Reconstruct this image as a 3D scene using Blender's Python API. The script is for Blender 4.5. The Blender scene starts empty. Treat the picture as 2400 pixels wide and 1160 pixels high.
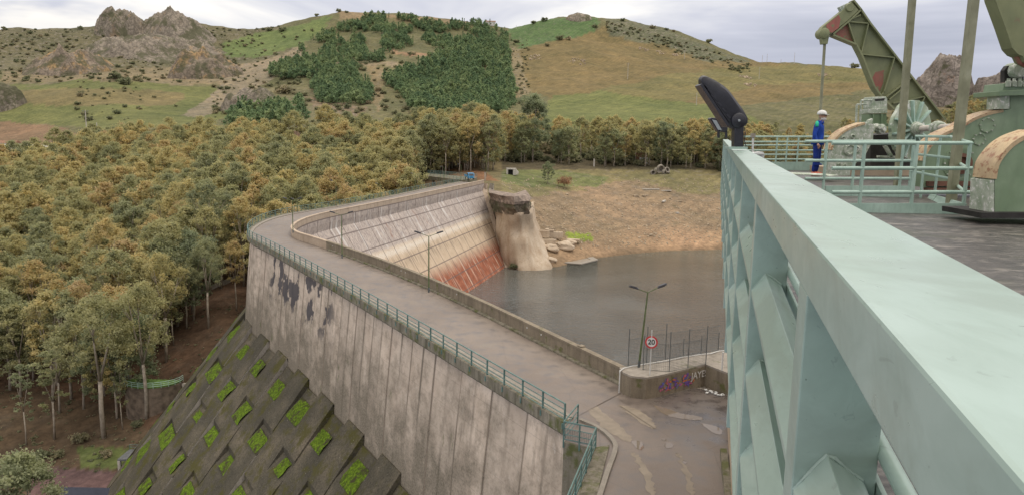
import bpy, bmesh, math, random
import numpy as np
from mathutils import Vector, noise as mnoise
random.seed(7); RNG = np.random.default_rng(11)
sc = bpy.context.scene
COL = sc.collection

# ------------------------------------------------------------ camera, sky, sun, exposure
F = 1733.0; PITCH = math.radians(8.94); ROLL = math.radians(1.0)
CAM = np.array([0.0, 0.0, 16.0])                      # the dam road is z = 0
FWD = np.array([0, math.cos(PITCH), -math.sin(PITCH)])
_up0 = np.cross([1.0, 0, 0], FWD)
RIGHT = math.cos(ROLL) * np.array([1.0, 0, 0]) + math.sin(ROLL) * _up0
UP = np.cross(RIGHT, FWD)
cd = bpy.data.cameras.new('camera'); co = bpy.data.objects.new('camera', cd); COL.objects.link(co)
cd.sensor_width = 36; cd.lens = 36 * F / 2400; cd.clip_start = 0.05; cd.clip_end = 6000
from mathutils import Matrix
M = Matrix(((RIGHT[0], UP[0], -FWD[0], CAM[0]), (RIGHT[1], UP[1], -FWD[1], CAM[1]), (RIGHT[2], UP[2], -FWD[2], CAM[2]), (0, 0, 0, 1)))
co.matrix_world = M
sc.camera = co
sc.view_settings.view_transform = 'Standard'; sc.view_settings.look = 'None'
sc.view_settings.exposure = 0.12; sc.view_settings.gamma = 1
sc.cycles.max_bounces = 7; sc.cycles.diffuse_bounces = 4; sc.cycles.transmission_bounces = 5; sc.cycles.glossy_bounces = 3
sc.cycles.transparent_max_bounces = 4; sc.cycles.use_denoising = True

SUN_EL, SUN_AZ = math.radians(68), math.radians(105)   # high, to the right of the camera
w = bpy.data.worlds.new('World'); sc.world = w; w.use_nodes = True
nt = w.node_tree; nt.nodes.clear()

def node(nt, typ, ins=None, **props):
    n = nt.nodes.new(typ)
    for k, v in props.items(): setattr(n, k, v)
    for k, v in (ins or {}).items():
        s = n.inputs[k]
        if isinstance(v, bpy.types.NodeSocket): nt.links.new(v, s)
        else:
            if hasattr(s, 'default_value'):
                if isinstance(v, (tuple, list)) and len(v) == 3 and s.type == 'RGBA': v = (*v, 1)
                s.default_value = v
    return n
def noise(nt, scale, detail=4, vec=None, rough=.55, dist=0, dim=None):
    i = {'Scale': scale, 'Detail': detail, 'Roughness': rough, 'Distortion': dist}
    if vec is not None: i['Vector'] = vec
    return node(nt, 'ShaderNodeTexNoise', i).outputs['Fac']
def ramp(nt, fac, stops, interp='LINEAR'):
    n = node(nt, 'ShaderNodeValToRGB', {'Fac': fac}); cr = n.color_ramp; cr.interpolation = interp
    while len(cr.elements) < len(stops): cr.elements.new(.5)
    for e, (p, c) in zip(cr.elements, stops):
        e.position = p; e.color = (c, c, c, 1) if isinstance(c, (int, float)) else (*c, 1)
    return n.outputs['Color']
def mix(nt, fac, a, b, mode='MIX'):
    n = node(nt, 'ShaderNodeMix', data_type='RGBA', blend_type=mode)
    for k, v in ((0, fac), (6, a), (7, b)):
        if isinstance(v, bpy.types.NodeSocket): nt.links.new(v, n.inputs[k])
        elif k == 0: n.inputs[0].default_value = v
        else: n.inputs[k].default_value = (*v, 1)
    return n.outputs[2]
def mth(nt, op, a, b=0.0, c=0.0, clamp=False):
    n = node(nt, 'ShaderNodeMath', {0: a, 1: b, 2: c}, operation=op); n.use_clamp = clamp
    return n.outputs[0]
def mapping(nt, vec, scale=(1, 1, 1), loc=(0, 0, 0), rot=(0, 0, 0)):
    return node(nt, 'ShaderNodeMapping', {'Vector': vec, 'Scale': scale, 'Location': loc, 'Rotation': rot}).outputs[0]

tc = node(nt, 'ShaderNodeTexCoord').outputs['Generated']
sky = node(nt, 'ShaderNodeTexSky', sky_type='NISHITA', sun_disc=False, sun_elevation=SUN_EL, sun_rotation=SUN_AZ, dust_density=3)
skyc = mix(nt, 1.0, sky.outputs[0], (0.085, 0.085, 0.085), 'MULTIPLY')
z = node(nt, 'ShaderNodeSeparateXYZ', {0: tc}).outputs[2]
zz = mth(nt, 'MAXIMUM', z, 0.0)
cl = noise(nt, 1.6, 5, mapping(nt, tc, (1.0, 1.0, 4.5), (.35, 0, .1)), .6, .8)
cloud = ramp(nt, cl, [(.32, (.38, .415, .55)), (.46, (.49, .525, .67)), (.57, (.64, .67, .78)), (.68, (.86, .87, .92))])
patch = node(nt, 'ShaderNodeVectorMath', {0: mapping(nt, tc, (1, 1, 2.6)), 1: (-.57, .80, .40)}, operation='DISTANCE').outputs['Value']
pf = mth(nt, 'SUBTRACT', 1.0, mth(nt, 'MULTIPLY', patch, 3.2), clamp=True)
pf = mth(nt, 'MULTIPLY', pf, ramp(nt, noise(nt, 6, 4, mapping(nt, tc, (1, 1, 4))), [(.38, 0), (.58, 1)]))
cloud = mix(nt, pf, cloud, (1.05, 1.03, 1.0))
bright = mth(nt, 'MULTIPLY_ADD', zz, 2.6, .95)        # overcast sky: the zenith is the brighter part
b2 = mth(nt, 'MULTIPLY_ADD', zz, 2.15, .95); b3 = mth(nt, 'MULTIPLY_ADD', zz, 1.35, .93)       # and the less blue one
cloud = mix(nt, 1.0, cloud, node(nt, 'ShaderNodeCombineXYZ', {0: bright, 1: b2, 2: b3}).outputs[0], 'MULTIPLY')
tot = mix(nt, .88, skyc, cloud)
bg = node(nt, 'ShaderNodeBackground', {'Color': tot, 'Strength': 1.0})
nt.links.new(bg.outputs[0], node(nt, 'ShaderNodeOutputWorld').inputs[0])
sd = bpy.data.lights.new('sun', 'SUN'); sd.energy = 0.9; sd.angle = math.radians(14); sd.color = (1, .96, .9)
so = bpy.data.objects.new('sun', sd); COL.objects.link(so)
sdir = Vector((math.sin(SUN_AZ) * math.cos(SUN_EL), math.cos(SUN_AZ) * math.cos(SUN_EL), math.sin(SUN_EL)))
so.rotation_euler = sdir.to_track_quat('Z', 'Y').to_euler()

# ------------------------------------------------------------ survey helpers (photo pixel -> real point)
def ray(x, y): return (x - 1200) / F * RIGHT - (y - 580) / F * UP + FWD
def atz(x, y, z=0.0):
    d = ray(x, y); return CAM + (z - CAM[2]) / d[2] * d
def at(x, y, D): return CAM + ray(x, y) * D
def proj(P):
    v = np.asarray(P, float) - CAM; zc = v @ FWD
    return 1200 + F * (v @ RIGHT) / zc, 580 - F * (v @ UP) / zc, zc
def gdir(u):
    t = (u - 1200) / F * math.cos(PITCH); n = math.hypot(t, 1); return np.array([t / n, 1 / n])

# ------------------------------------------------------------ mesh helpers
class MB:
    def __init__(s): s.v = []; s.f = []; s.m = []; s.uv = {}
    def add(s, vs, fs, m=0):
        b = len(s.v); s.v += [tuple(map(float, p)) for p in vs]
        for f in fs: s.f.append(tuple(b + i for i in f)); s.m.append(m)
        return b
    def quad(s, a, b, c, d, m=0, uv=None):
        s.add([a, b, c, d], [(0, 1, 2, 3)], m)
        if uv: s.uv[len(s.f) - 1] = uv
    def box(s, c, hx, hy, hz, ax=None, m=0):
        c = np.asarray(c, float)
        X, Y, Z = (np.eye(3) if ax is None else [np.asarray(a, float) for a in ax])
        vs = [c + sx * hx * X + sy * hy * Y + sz * hz * Z for sx in (-1, 1) for sy in (-1, 1) for sz in (-1, 1)]
        s.add(vs, [(0, 1, 3, 2), (4, 6, 7, 5), (0, 4, 5, 1), (2, 3, 7, 6), (0, 2, 6, 4), (1, 5, 7, 3)], m)
    def beam(s, a, b, w, h, up=(0, 0, 1), m=0):
        a = np.asarray(a, float); b = np.asarray(b, float); L = np.linalg.norm(b - a); d = (b - a) / L
        x = np.cross(d, up); n = np.linalg.norm(x)
        if n < 1e-4: x = np.cross(d, (1, 0, 0)); n = np.linalg.norm(x)
        x /= n; y = np.cross(x, d)
        s.box((a + b) / 2, L / 2, w / 2, h / 2, (d, x, y), m)
    def tube(s, pts, r, seg=8, m=0, cap=True):
        pts = [np.asarray(p, float) for p in pts]; n = len(pts)
        rs = r if isinstance(r, (list, tuple)) else [r] * n
        rings = []; prev = None
        for i in range(n):
            d = pts[min(i + 1, n - 1)] - pts[max(i - 1, 0)]; d = d / (np.linalg.norm(d) + 1e-9)
            x = prev - d * (prev @ d) if prev is not None else np.cross(d, (0, 0, 1) if abs(d[2]) < .9 else (1, 0, 0))
            x /= np.linalg.norm(x) + 1e-9; prev = x; y = np.cross(d, x)
            rings.append([pts[i] + rs[i] * (math.cos(2 * math.pi * k / seg) * x + math.sin(2 * math.pi * k / seg) * y) for k in range(seg)])
        vs = [p for g in rings for p in g]; fs = []
        for i in range(n - 1):
            for k in range(seg):
                a = i * seg + k; b = i * seg + (k + 1) % seg; fs.append((a, b, b + seg, a + seg))
        if cap: fs += [tuple(range(seg))[::-1], tuple((n - 1) * seg + k for k in range(seg))]
        s.add(vs, fs, m)
    def prism(s, poly, off, m=0):
        """poly: 3D loop, extruded by the vector off"""
        off = np.asarray(off, float); n = len(poly); P = [np.asarray(p, float) for p in poly]
        vs = P + [p + off for p in P]
        s.add(vs, [tuple(range(n))[::-1], tuple(range(n, 2 * n))] + [(i, (i + 1) % n, (i + 1) % n + n, i + n) for i in range(n)], m)
    def lathe(s, c, ax, prof, seg=16, m=0):
        """prof: (distance along ax, radius)"""
        ax = np.asarray(ax, float); ax /= np.linalg.norm(ax); c = np.asarray(c, float)
        x = np.cross(ax, (0, 0, 1) if abs(ax[2]) < .9 else (1, 0, 0)); x /= np.linalg.norm(x); y = np.cross(ax, x)
        vs = []; fs = []
        for (t, r) in prof:
            for k in range(seg):
                a = 2 * math.pi * k / seg; vs.append(c + ax * t + max(r, 1e-4) * (math.cos(a) * x + math.sin(a) * y))
        for i in range(len(prof) - 1):
            for k in range(seg):
                a = i * seg + k; b = i * seg + (k + 1) % seg; fs.append((a, b, b + seg, a + seg))
        fs += [tuple(range(seg))[::-1], tuple((len(prof) - 1) * seg + k for k in range(seg))]
        s.add(vs, fs, m)
    def build(s, name, mats, parent=None, smooth=False, bevel=0, label=None, fix=True):
        me = bpy.data.meshes.new(name); me.from_pydata(s.v, [], s.f)
        if not isinstance(mats, (list, tuple)): mats = [mats]
        for mm in mats: me.materials.append(mm)
        if len(mats) > 1: me.polygons.foreach_set('material_index', s.m)
        if s.uv:
            ul = me.uv_layers.new(name='UVMap')
            for fi, uvs in s.uv.items():
                p = me.polygons[fi]
                for li, t in zip(p.loop_indices, uvs): ul.data[li].uv = t
        if fix:
            bm = bmesh.new(); bm.from_mesh(me); bmesh.ops.delete(bm, geom=[v for v in bm.verts if not v.link_faces], context='VERTS'); bmesh.ops.recalc_face_normals(bm, faces=bm.faces); bm.to_mesh(me); bm.free()
        if smooth:
            me.polygons.foreach_set('use_smooth', [True] * len(me.polygons))
        me.update()
        o = bpy.data.objects.new(name, me); COL.objects.link(o)
        if smooth == 'auto' :
            md = o.modifiers.new('e', 'EDGE_SPLIT'); md.split_angle = math.radians(40)
        if bevel:
            md = o.modifiers.new('b', 'BEVEL'); md.width = bevel; md.segments = 2; md.limit_method = 'ANGLE'
        if parent is not None: attach(o, parent)
        if label: o['label'] = label
        return o
def attach(o, parent):
    o.parent = parent; o.matrix_parent_inverse = Matrix.Translation(-Vector(parent.location))
def thing(name, label, cat, loc, group=None):
    o = bpy.data.objects.new(name, None); COL.objects.link(o); o.location = Vector([float(c) for c in loc]); o.empty_display_size = .2
    o['label'] = label; o['category'] = cat
    if group: o['group'] = group
    return o
def tag(o, label=None, cat=None, group=None, kind=None):
    if label: o['label'] = label
    if cat: o['category'] = cat
    if group: o['group'] = group
    if kind: o['kind'] = kind
    return o
def copy_tree(o, loc, rotz=0, s=1.0, label=None, group=None):
    c = o.copy(); COL.objects.link(c); c.location = Vector([float(k) for k in loc]); c.rotation_euler = (0, 0, rotz)
    c.scale = (s, s, s) if not isinstance(s, tuple) else s
    if label: c['label'] = label
    if group: c['group'] = group
    for ch in list(o.children):
        d = ch.copy(); COL.objects.link(d); d.parent = c
        for g in ch.children:
            e = g.copy(); COL.objects.link(e); e.parent = d
    return c
def npmesh(name, V, Q, mats=None):
    me = bpy.data.meshes.new(name); V = np.asarray(V, np.float32); Q = np.asarray(Q, np.int32)
    me.vertices.add(len(V)); me.vertices.foreach_set('co', V.ravel())
    k = Q.shape[1]; me.loops.add(Q.size); me.loops.foreach_set('vertex_index', Q.ravel())
    me.polygons.add(len(Q)); me.polygons.foreach_set('loop_start', np.arange(0, Q.size, k, dtype=np.int32))
    me.update(calc_edges=True); me.validate()
    for m in (mats or []): me.materials.append(m)
    return me
def in_poly(px, py, poly):
    px = np.asarray(px); py = np.asarray(py); r = np.zeros(px.shape, bool); n = len(poly)
    for i in range(n):
        x1, y1 = poly[i]; x2, y2 = poly[(i + 1) % n]
        c = ((y1 > py) != (y2 > py)) & (px < (x2 - x1) * (py - y1) / ((y2 - y1) + 1e-9) + x1)
        r ^= c
    return r
def bsm(name, rough=.8, spec=.3, metal=0.0):
    m = bpy.data.materials.new(name); m.use_nodes = True; nt = m.node_tree; b = nt.nodes['Principled BSDF']
    b.inputs['Roughness'].default_value = rough; b.inputs['Specular IOR Level'].default_value = spec; b.inputs['Metallic'].default_value = metal
    return m, nt, b
def bump(nt, b, h, strength=.4, dist=.05):
    bn = node(nt, 'ShaderNodeBump', {'Height': h, 'Strength': strength, 'Distance': dist}); nt.links.new(bn.outputs[0], b.inputs['Normal'])
def setc(nt, b, c):
    if isinstance(c, bpy.types.NodeSocket): nt.links.new(c, b.inputs['Base Color'])
    else: b.inputs['Base Color'].default_value = (*c, 1)
def objv(nt): return node(nt, 'ShaderNodeTexCoord').outputs['Object']
def geov(nt): return node(nt, 'ShaderNodeNewGeometry').outputs['Position']
def uvv(nt): return node(nt, 'ShaderNodeTexCoord').outputs['UV']
# ------------------------------------------------------------ materials
def worn_paint(name, base, dark, light=None, rough=.45, rust=None, scale=1.5, rustamt=.62, spec=.4):
    m, nt, b = bsm(name, rough, spec); v = geov(nt)
    n1 = noise(nt, scale, 5, v); n2 = noise(nt, scale * 7, 4, mapping(nt, v, (1, 1, .35)))
    c = ramp(nt, n1, [(.35, dark), (.55, base), (.75, light or base)])
    c = mix(nt, ramp(nt, n2, [(.45, 0), (.75, .35)]), c, tuple(k * .55 for k in base))
    if rust:
        c = mix(nt, ramp(nt, noise(nt, scale * 2.2, 6, v, .65), [(rustamt, 0), (rustamt + .06, 1)]), c, rust)
    setc(nt, b, c); bump(nt, b, n2, .15, .01)
    nt.links.new(ramp(nt, n1, [(.3, rough * .6), (.7, min(1, rough * 1.3))]), b.inputs['Roughness'])
    return m
def plain(name, col, rough=.7, var=.25, scale=4, spec=.3, metal=0, bmp=.2):
    m, nt, b = bsm(name, rough, spec, metal); v = geov(nt); n = noise(nt, scale, 5, v)
    setc(nt, b, ramp(nt, n, [(.3, tuple(k * (1 - var) for k in col)), (.7, tuple(min(1, k * (1 + var)) for k in col))]))
    if bmp: bump(nt, b, noise(nt, scale * 6, 3, v), bmp, .02)
    return m
MT = {}
# light sea-green bridge paint, wet and smeared
m, nt, b = bsm('bridge_paint', .32, .5); v = geov(nt)
n1 = noise(nt, 1.3, 4, mapping(nt, v, (1, .35, 1))); n2 = noise(nt, 9, 5, mapping(nt, v, (1, .3, 1)), .6, .6); n3 = noise(nt, 60, 3, v)
c = ramp(nt, n1, [(.35, (.29, .395, .34)), (.65, (.345, .445, .40))])
c = mix(nt, ramp(nt, n2, [(.40, 0), (.7, .38)]), c, (.21, .28, .24))
c = mix(nt, ramp(nt, noise(nt, 35, 2, v), [(.735, 0), (.76, .8)]), c, (.10, .13, .11))
film = ramp(nt, noise(nt, 1.1, 6, mapping(nt, v, (1, .5, 1), (5, 2, 0)), .65, .8), [(.53, 0), (.60, .5)])
c = mix(nt, film, c, (.235, .30, .255))
c = mix(nt, ramp(nt, noise(nt, 16, 4, mapping(nt, v, (1, .45, 1), (2, 2, 7)), .6, 1.2), [(.66, 0), (.70, .35)]), c, (.16, .20, .18))
setc(nt, b, c); bump(nt, b, mix(nt, .5, n3, n2), .12, .002)
nt.links.new(ramp(nt, n2, [(.2, .24), (.8, .40)]), b.inputs['Roughness']); MT['bridge'] = m
MT['rail'] = worn_paint('rail_paint', (.36, .49, .42), (.30, .42, .36), (.42, .55, .48), .4, scale=3)
MT['damrail'] = worn_paint('dam_railing_paint', (.12, .20, .18), (.08, .15, .135), (.2, .29, .26), .5, (.16, .12, .08), 2, .66)
MT['olive'] = worn_paint('olive_paint', (.20, .215, .11), (.15, .17, .085), (.25, .26, .145), .55, (.2, .13, .08), 1.1, .66)
MT['olivered'] = worn_paint('faded_red_primer', (.30, .10, .08), (.20, .12, .07), (.36, .16, .12), .6, (.17, .18, .09), 2.2, .58)
MT['sage'] = worn_paint('sage_machine_paint', (.22, .295, .19), (.17, .24, .145), (.28, .35, .235), .5, (.26, .16, .09), 1.6, .665)
MT['peel'] = worn_paint('peeling_cream_paint', (.52, .40, .24), (.42, .30, .18), (.56, .40, .24), .65, (.30, .16, .09), 4.5, .54)
MT['crust'] = worn_paint('white_crusted_paint', (.38, .42, .34), (.24, .30, .21), (.55, .56, .5), .8, (.60, .60, .56), 7, .55)
MT['crust2'] = worn_paint('flaking_white_green_paint', (.36, .42, .31), (.22, .29, .19), (.66, .67, .62), .8, (.70, .70, .66), 1.7, .58)
MT['pole'] = worn_paint('pole_paint', (.25, .25, .165), (.18, .18, .11), (.33, .33, .24), .6, (.2, .12, .07), 3, .68)
MT['black'] = plain('black_enamel', (.014, .014, .02), .35, .3, 12, .5)
MT['metalvoid'] = plain('dark_metal_and_void', (.03, .028, .026), .6, .4, 5)  # dark metal parts, also the painted shade of voids and gaps
MT['glass'] = plain('lamp_glass', (.25, .27, .28), .15, .1, 5, .6)
MT['white'] = plain('white_enamel', (.62, .62, .6), .4, .1, 5)
MT['red'] = plain('sign_red', (.50, .02, .025), .4, .08, 5)
MT['signblack'] = plain('sign_black', (.01, .01, .01), .5, .1, 5)
MT['lampgreen'] = plain('lamp_post_green', (.11, .14, .06), .5, .3, 5)
MT['greypost'] = plain('grey_fence_post', (.10, .11, .11), .6, .3, 5)
MT['rustiron'] = plain('rusty_iron', (.12, .06, .04), .8, .5, 3)
MT['bluecar'] = plain('blue_car_paint', (.06, .28, .50), .3, .1, 3, .5)
MT['oldwall'] = plain('old_brown_masonry', (.15, .115, .085), .9, .5, .9)
MT['pvc'] = plain('white_conduit', (.6, .6, .58), .5, .1, 5)
MT['bark'] = plain('pale_bark', (.34, .29, .23), .85, .35, 1.2)
MT['darkbark'] = plain('dark_bark', (.10, .08, .06), .9, .35, 1.5)
MT['roofwhite'] = plain('white_plaster', (.6, .58, .54), .8, .2, .6)
MT['slate'] = plain('grey_roof_sheet', (.13, .135, .14), .5, .25, 2)

def concrete(name, c0, c1, dark, streak=.5, moss=0.0, uv=False, scale=.5, lichen=True):
    m, nt, b = bsm(name, .85, .25); v = uvv(nt) if uv else geov(nt)
    s3 = (1, .16, 1) if uv else (1, 1, .14)
    n1 = noise(nt, scale, 6, v, .6); n2 = noise(nt, scale * 3.2, 5, mapping(nt, v, s3), .6); n3 = noise(nt, scale * 14, 4, v)
    c = ramp(nt, n1, [(.32, c0), (.68, c1)])
    c = mix(nt, ramp(nt, n2, [(.45, 0), (.68, streak)]), c, dark)
    c = mix(nt, ramp(nt, n3, [(.5, 0), (.75, .35)]), c, tuple(k * .5 for k in dark))
    if lichen: c = mix(nt, ramp(nt, noise(nt, scale * 22, 2, v), [(.70, 0), (.74, .6)]), c, (.5, .49, .44))
    if moss: c = mix(nt, ramp(nt, noise(nt, scale * 1.3, 5, mapping(nt, v, loc=(7, 3, 1)), .65), [(.62 - moss * .3, 0), (.70 - moss * .2, .75)]), c, (.085, .10, .02))
    setc(nt, b, c); bump(nt, b, mix(nt, .5, n3, noise(nt, scale * 50, 3, v)), .4, .03)
    return m
MT['parapet'] = concrete('parapet_concrete', (.20, .165, .12), (.27, .225, .165), (.12, .10, .075), .6, .15, scale=.8)
MT['farparapet'] = concrete('pale_parapet_concrete', (.42, .33, .25), (.52, .42, .32), (.26, .2, .14), .4, 0, scale=.5)
MT['kerb'] = concrete('kerb_concrete', (.24, .215, .18), (.32, .285, .24), (.2, .18, .15), .3, 0, scale=1.2)
MT['cornice'] = concrete('mossy_cornice_concrete', (.18, .16, .12), (.27, .24, .185), (.07, .065, .04), .8, .35, scale=.7)
MT['conc'] = concrete('weathered_concrete', (.27, .24, .2), (.36, .32, .27), (.14, .12, .1), .5, .1, scale=.5)
MT['palecon'] = concrete('pale_concrete', (.45, .42, .37), (.55, .51, .45), (.25, .22, .19), .4, 0, scale=.6)
MT['tancon'] = concrete('tan_stained_concrete', (.40, .31, .22), (.56, .47, .36), (.30, .20, .12), .5, 0, scale=.16, lichen=False)
MT['brick'] = plain('old_brick', (.25, .14, .09), .9, .3, 3)
# downstream wall: pinkish pale panels above, darker below, black marks
m, nt, b = bsm('panel_wall_concrete', .85, .25); u = uvv(nt); sx = node(nt, 'ShaderNodeSeparateXYZ', {0: u}); U, V_ = sx.outputs[0], sx.outputs[1]
n1 = noise(nt, .35, 6, u, .62); n2 = noise(nt, 1.3, 5, mapping(nt, u, (1, .10, 1)), .6); n3 = noise(nt, 6, 4, u)
pan = node(nt, 'ShaderNodeTexWhiteNoise', {'W': mth(nt, 'FLOOR', mth(nt, 'DIVIDE', U, 2.225))}, noise_dimensions='1D').outputs['Value']
c = ramp(nt, n1, [(.3, (.50, .40, .31)), (.7, (.70, .585, .47))])
c = mix(nt, mth(nt, 'MULTIPLY', pan, .38), c, (.25, .21, .17))
low = mth(nt, 'ADD', mth(nt, 'MULTIPLY', V_, -.11), mth(nt, 'MULTIPLY_ADD', noise(nt, .3, 6, mapping(nt, u, loc=(60, 1, 0)), .7), 3.2, -1.85), clamp=True)

c = mix(nt, ramp(nt, n2, [(.50, 0), (.66, .6)]) if False else mth(nt, 'MULTIPLY', ramp(nt, n2, [(.50, 0), (.62, .8)]), ramp(nt, noise(nt, .16, 4, mapping(nt, u, loc=(40, 7, 0))), [(.52, .0), (.66, .9)])), c, (.17, .14, .105))
c = mix(nt, ramp(nt, noise(nt, .8, 6, mapping(nt, u, loc=(14, 3, 0)), .7), [(.50, 0), (.62, .5)]), c, (.25, .205, .16)); c = mix(nt, ramp(nt, noise(nt, 2.2, 5, mapping(nt, u, (1, .5, 1), (4, 33, 0)), .7), [(.58, 0), (.66, .45)]), c, (.60, .53, .45))
jd = mth(nt, 'ABSOLUTE', mth(nt, 'SUBTRACT', mth(nt, 'FRACT', mth(nt, 'ADD', mth(nt, 'DIVIDE', U, 4.45), .5)), .5))
js = mth(nt, 'MULTIPLY', mth(nt, 'SUBTRACT', 1.0, mth(nt, 'MULTIPLY', jd, 22.0), clamp=True), ramp(nt, noise(nt, .45, 4, mapping(nt, u, (1, .25, 1), (2, 8, 0))), [(.38, .15), (.54, 1)]))
c = mix(nt, js, c, (.10, .085, .065))
jd2 = mth(nt, 'ABSOLUTE', mth(nt, 'SUBTRACT', mth(nt, 'FRACT', mth(nt, 'DIVIDE', U, 4.45)), .5))
js2 = mth(nt, 'MULTIPLY', mth(nt, 'SUBTRACT', 1.0, mth(nt, 'MULTIPLY', jd2, 17.0), clamp=True), ramp(nt, noise(nt, .3, 4, mapping(nt, u, (1, .3, 1), (22, 4, 0))), [(.47, .15), (.56, .95)]))
c = mix(nt, js2, c, (.09, .075, .055))
grid = node(nt, 'ShaderNodeTexBrick', {'Vector': u, 'Scale': 1, 'Brick Width': 4.45, 'Row Height': 2.1, 'Mortar Size': .02, 'Color1': (1, 1, 1, 1), 'Color2': (1, 1, 1, 1), 'Mortar': (0, 0, 0, 1)}, offset=0.0)
c = mix(nt, mth(nt, 'MULTIPLY', mth(nt, 'SUBTRACT', 1.0, grid.outputs['Color']), .3), c, (.14, .12, .10))
c = mix(nt, ramp(nt, n3, [(.55, 0), (.75, .35)]), c, (.17, .15, .12))
c = mix(nt, mth(nt, 'MULTIPLY', low, .85), c, mix(nt, ramp(nt, n3, [(.4, 0), (.62, 1)]), (.20, .17, .125), (.10, .088, .062)))
mk = noise(nt, .34, 4, mapping(nt, u, (1, .8, 1), (3.1, 1.7, 0)), .6)
win = mth(nt, 'MULTIPLY', ramp(nt, mth(nt, 'DIVIDE', U, 120), [(.34, 0), (.37, 1), (.56, 1), (.6, 0)]), ramp(nt, mth(nt, 'DIVIDE', V_, -10), [(.02, 0), (.12, 1), (.55, 1), (.75, 0)]))
c = mix(nt, mth(nt, 'MULTIPLY', ramp(nt, mk, [(.52, 0), (.55, .9)]), win), c, (.055, .052, .06))
c = mix(nt, mth(nt, 'MULTIPLY', ramp(nt, noise(nt, .9, 4, mapping(nt, u, (1, .4, 1), (9, 2, 0))), [(.66, 0), (.72, .8)]), ramp(nt, mth(nt, 'DIVIDE', V_, -14), [(.3, 0), (.6, 1)])), c, (.07, .09, .02))
setc(nt, b, c); bump(nt, b, mix(nt, .5, n3, noise(nt, 25, 3, u)), .45, .03); MT['panel'] = m
# sloping buttress strips: dark lichen-covered
m, nt, b = bsm('mossy_slab_concrete', .9, .2); v = geov(nt)
n1 = noise(nt, .22, 6, v, .6); n3 = noise(nt, 5, 5, v, .65)
c = ramp(nt, n1, [(.3, (.055, .050, .036)), (.5, (.085, .075, .054)), (.70, (.15, .125, .088))])
c = mix(nt, ramp(nt, n3, [(.46, 0), (.64, .6)]), c, (.030, .027, .020))
c = mix(nt, ramp(nt, noise(nt, .35, 5, mapping(nt, v, loc=(4, 9, 2)), .7), [(.50, 0), (.62, .85)]), c, (.065, .060, .012))
c = mix(nt, ramp(nt, noise(nt, 8, 2, v), [(.70, 0), (.73, .8)]), c, (.34, .32, .27))
setc(nt, b, c); bump(nt, b, n3, .5, .06); MT['slab'] = m
m, nt, b = bsm('bright_moss', .95, .1); v = geov(nt); n = noise(nt, 3.5, 5, v, .7)
mc = ramp(nt, n, [(.3, (.035, .045, .012)), (.45, (.07, .11, .012)), (.58, (.125, .195, .016)), (.75, (.18, .27, .03))])
mc = mix(nt, ramp(nt, noise(nt, .9, 6, mapping(nt, v, loc=(8, 2, 5)), .75), [(.40, 1), (.49, 0)]), mc, (.055, .052, .025)); setc(nt, b, mc); bump(nt, b, n, .9, .15); MT['moss'] = m
# upstream face
m, nt, b = bsm('upstream_face_concrete', .75, .3); u = uvv(nt); sx = node(nt, 'ShaderNodeSeparateXYZ', {0: u}); U = sx.outputs[0]; D_ = sx.outputs[1]
wob = noise(nt, .12, 3, mapping(nt, u, (1, 0, 1)))
st = noise(nt, .9, 6, mapping(nt, u, (1, .08, 1)), .65); bl = noise(nt, .5, 6, u, .65); fine = noise(nt, 3, 5, mapping(nt, u, (1, .35, 1)), .7)
top = ramp(nt, bl, [(.3, (.38, .32, .275)), (.7, (.56, .48, .41))])
top = mix(nt, ramp(nt, fine, [(.45, 0), (.6, .8)]), top, (.24, .20, .195))
top = mix(nt, ramp(nt, st, [(.56, 0), (.64, .9)]), top, (.62, .59, .55))
top = mix(nt, ramp(nt, noise(nt, .25, 5, mapping(nt, u, (1, .4, 1), (5, 0, 0)), .7), [(.62, 0), (.70, .7)]), top, (.25, .13, .09))
mid = ramp(nt, bl, [(.3, (.47, .36, .25)), (.7, (.58, .46, .33))])
mid = mix(nt, ramp(nt, st, [(.52, 0), (.7, .35)]), mid, (.34, .24, .16))
red = ramp(nt, bl, [(.3, (.19, .06, .03)), (.55, (.31, .105, .055)), (.7, (.42, .19, .11))])
red = mix(nt, ramp(nt, st, [(.55, 0), (.62, .75)]), red, (.56, .42, .32))
e1 = mth(nt, 'MULTIPLY_ADD', mth(nt, 'ADD', mth(nt, 'SUBTRACT', D_, 9.2), mth(nt, 'MULTIPLY_ADD', fine, 2.4, -1.2)), 2.0, .5, clamp=True)
c = mix(nt, e1, top, mid)
band = mth(nt, 'SUBTRACT', 1.0, mth(nt, 'MULTIPLY', mth(nt, 'ABSOLUTE', mth(nt, 'ADD', mth(nt, 'SUBTRACT', D_, 10.2), mth(nt, 'MULTIPLY_ADD', fine, 4.5, -2.2))), .9), clamp=True)
c = mix(nt, mth(nt, 'MULTIPLY', band, .85), c, (.68, .62, .53))
band2 = mth(nt, 'MULTIPLY', mth(nt, 'SUBTRACT', 1.0, mth(nt, 'MULTIPLY', mth(nt, 'ABSOLUTE', mth(nt, 'SUBTRACT', D_, 13.0)), .45), clamp=True), ramp(nt, st, [(.46, 0), (.58, .8)]))
c = mix(nt, band2, c, (.24, .19, .14))
redl = mth(nt, 'MULTIPLY_ADD', mth(nt, 'ADD', mth(nt, 'SUBTRACT', D_, 16.3), mth(nt, 'MULTIPLY_ADD', st, 6, -3.0)), .30, 0.0, clamp=True)
c = mix(nt, redl, c, red)
gr = node(nt, 'ShaderNodeTexBrick', {'Vector': u, 'Scale': 1, 'Brick Width': 5.0, 'Row Height': 4.1, 'Mortar Size': .13, 'Color1': (1, 1, 1, 1), 'Color2': (1, 1, 1, 1), 'Mortar': (0, 0, 0, 1)}, offset=0.0)
c = mix(nt, mth(nt, 'MULTIPLY', mth(nt, 'SUBTRACT', 1.0, gr.outputs['Color']), .75), c, (.13, .10, .09))
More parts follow.
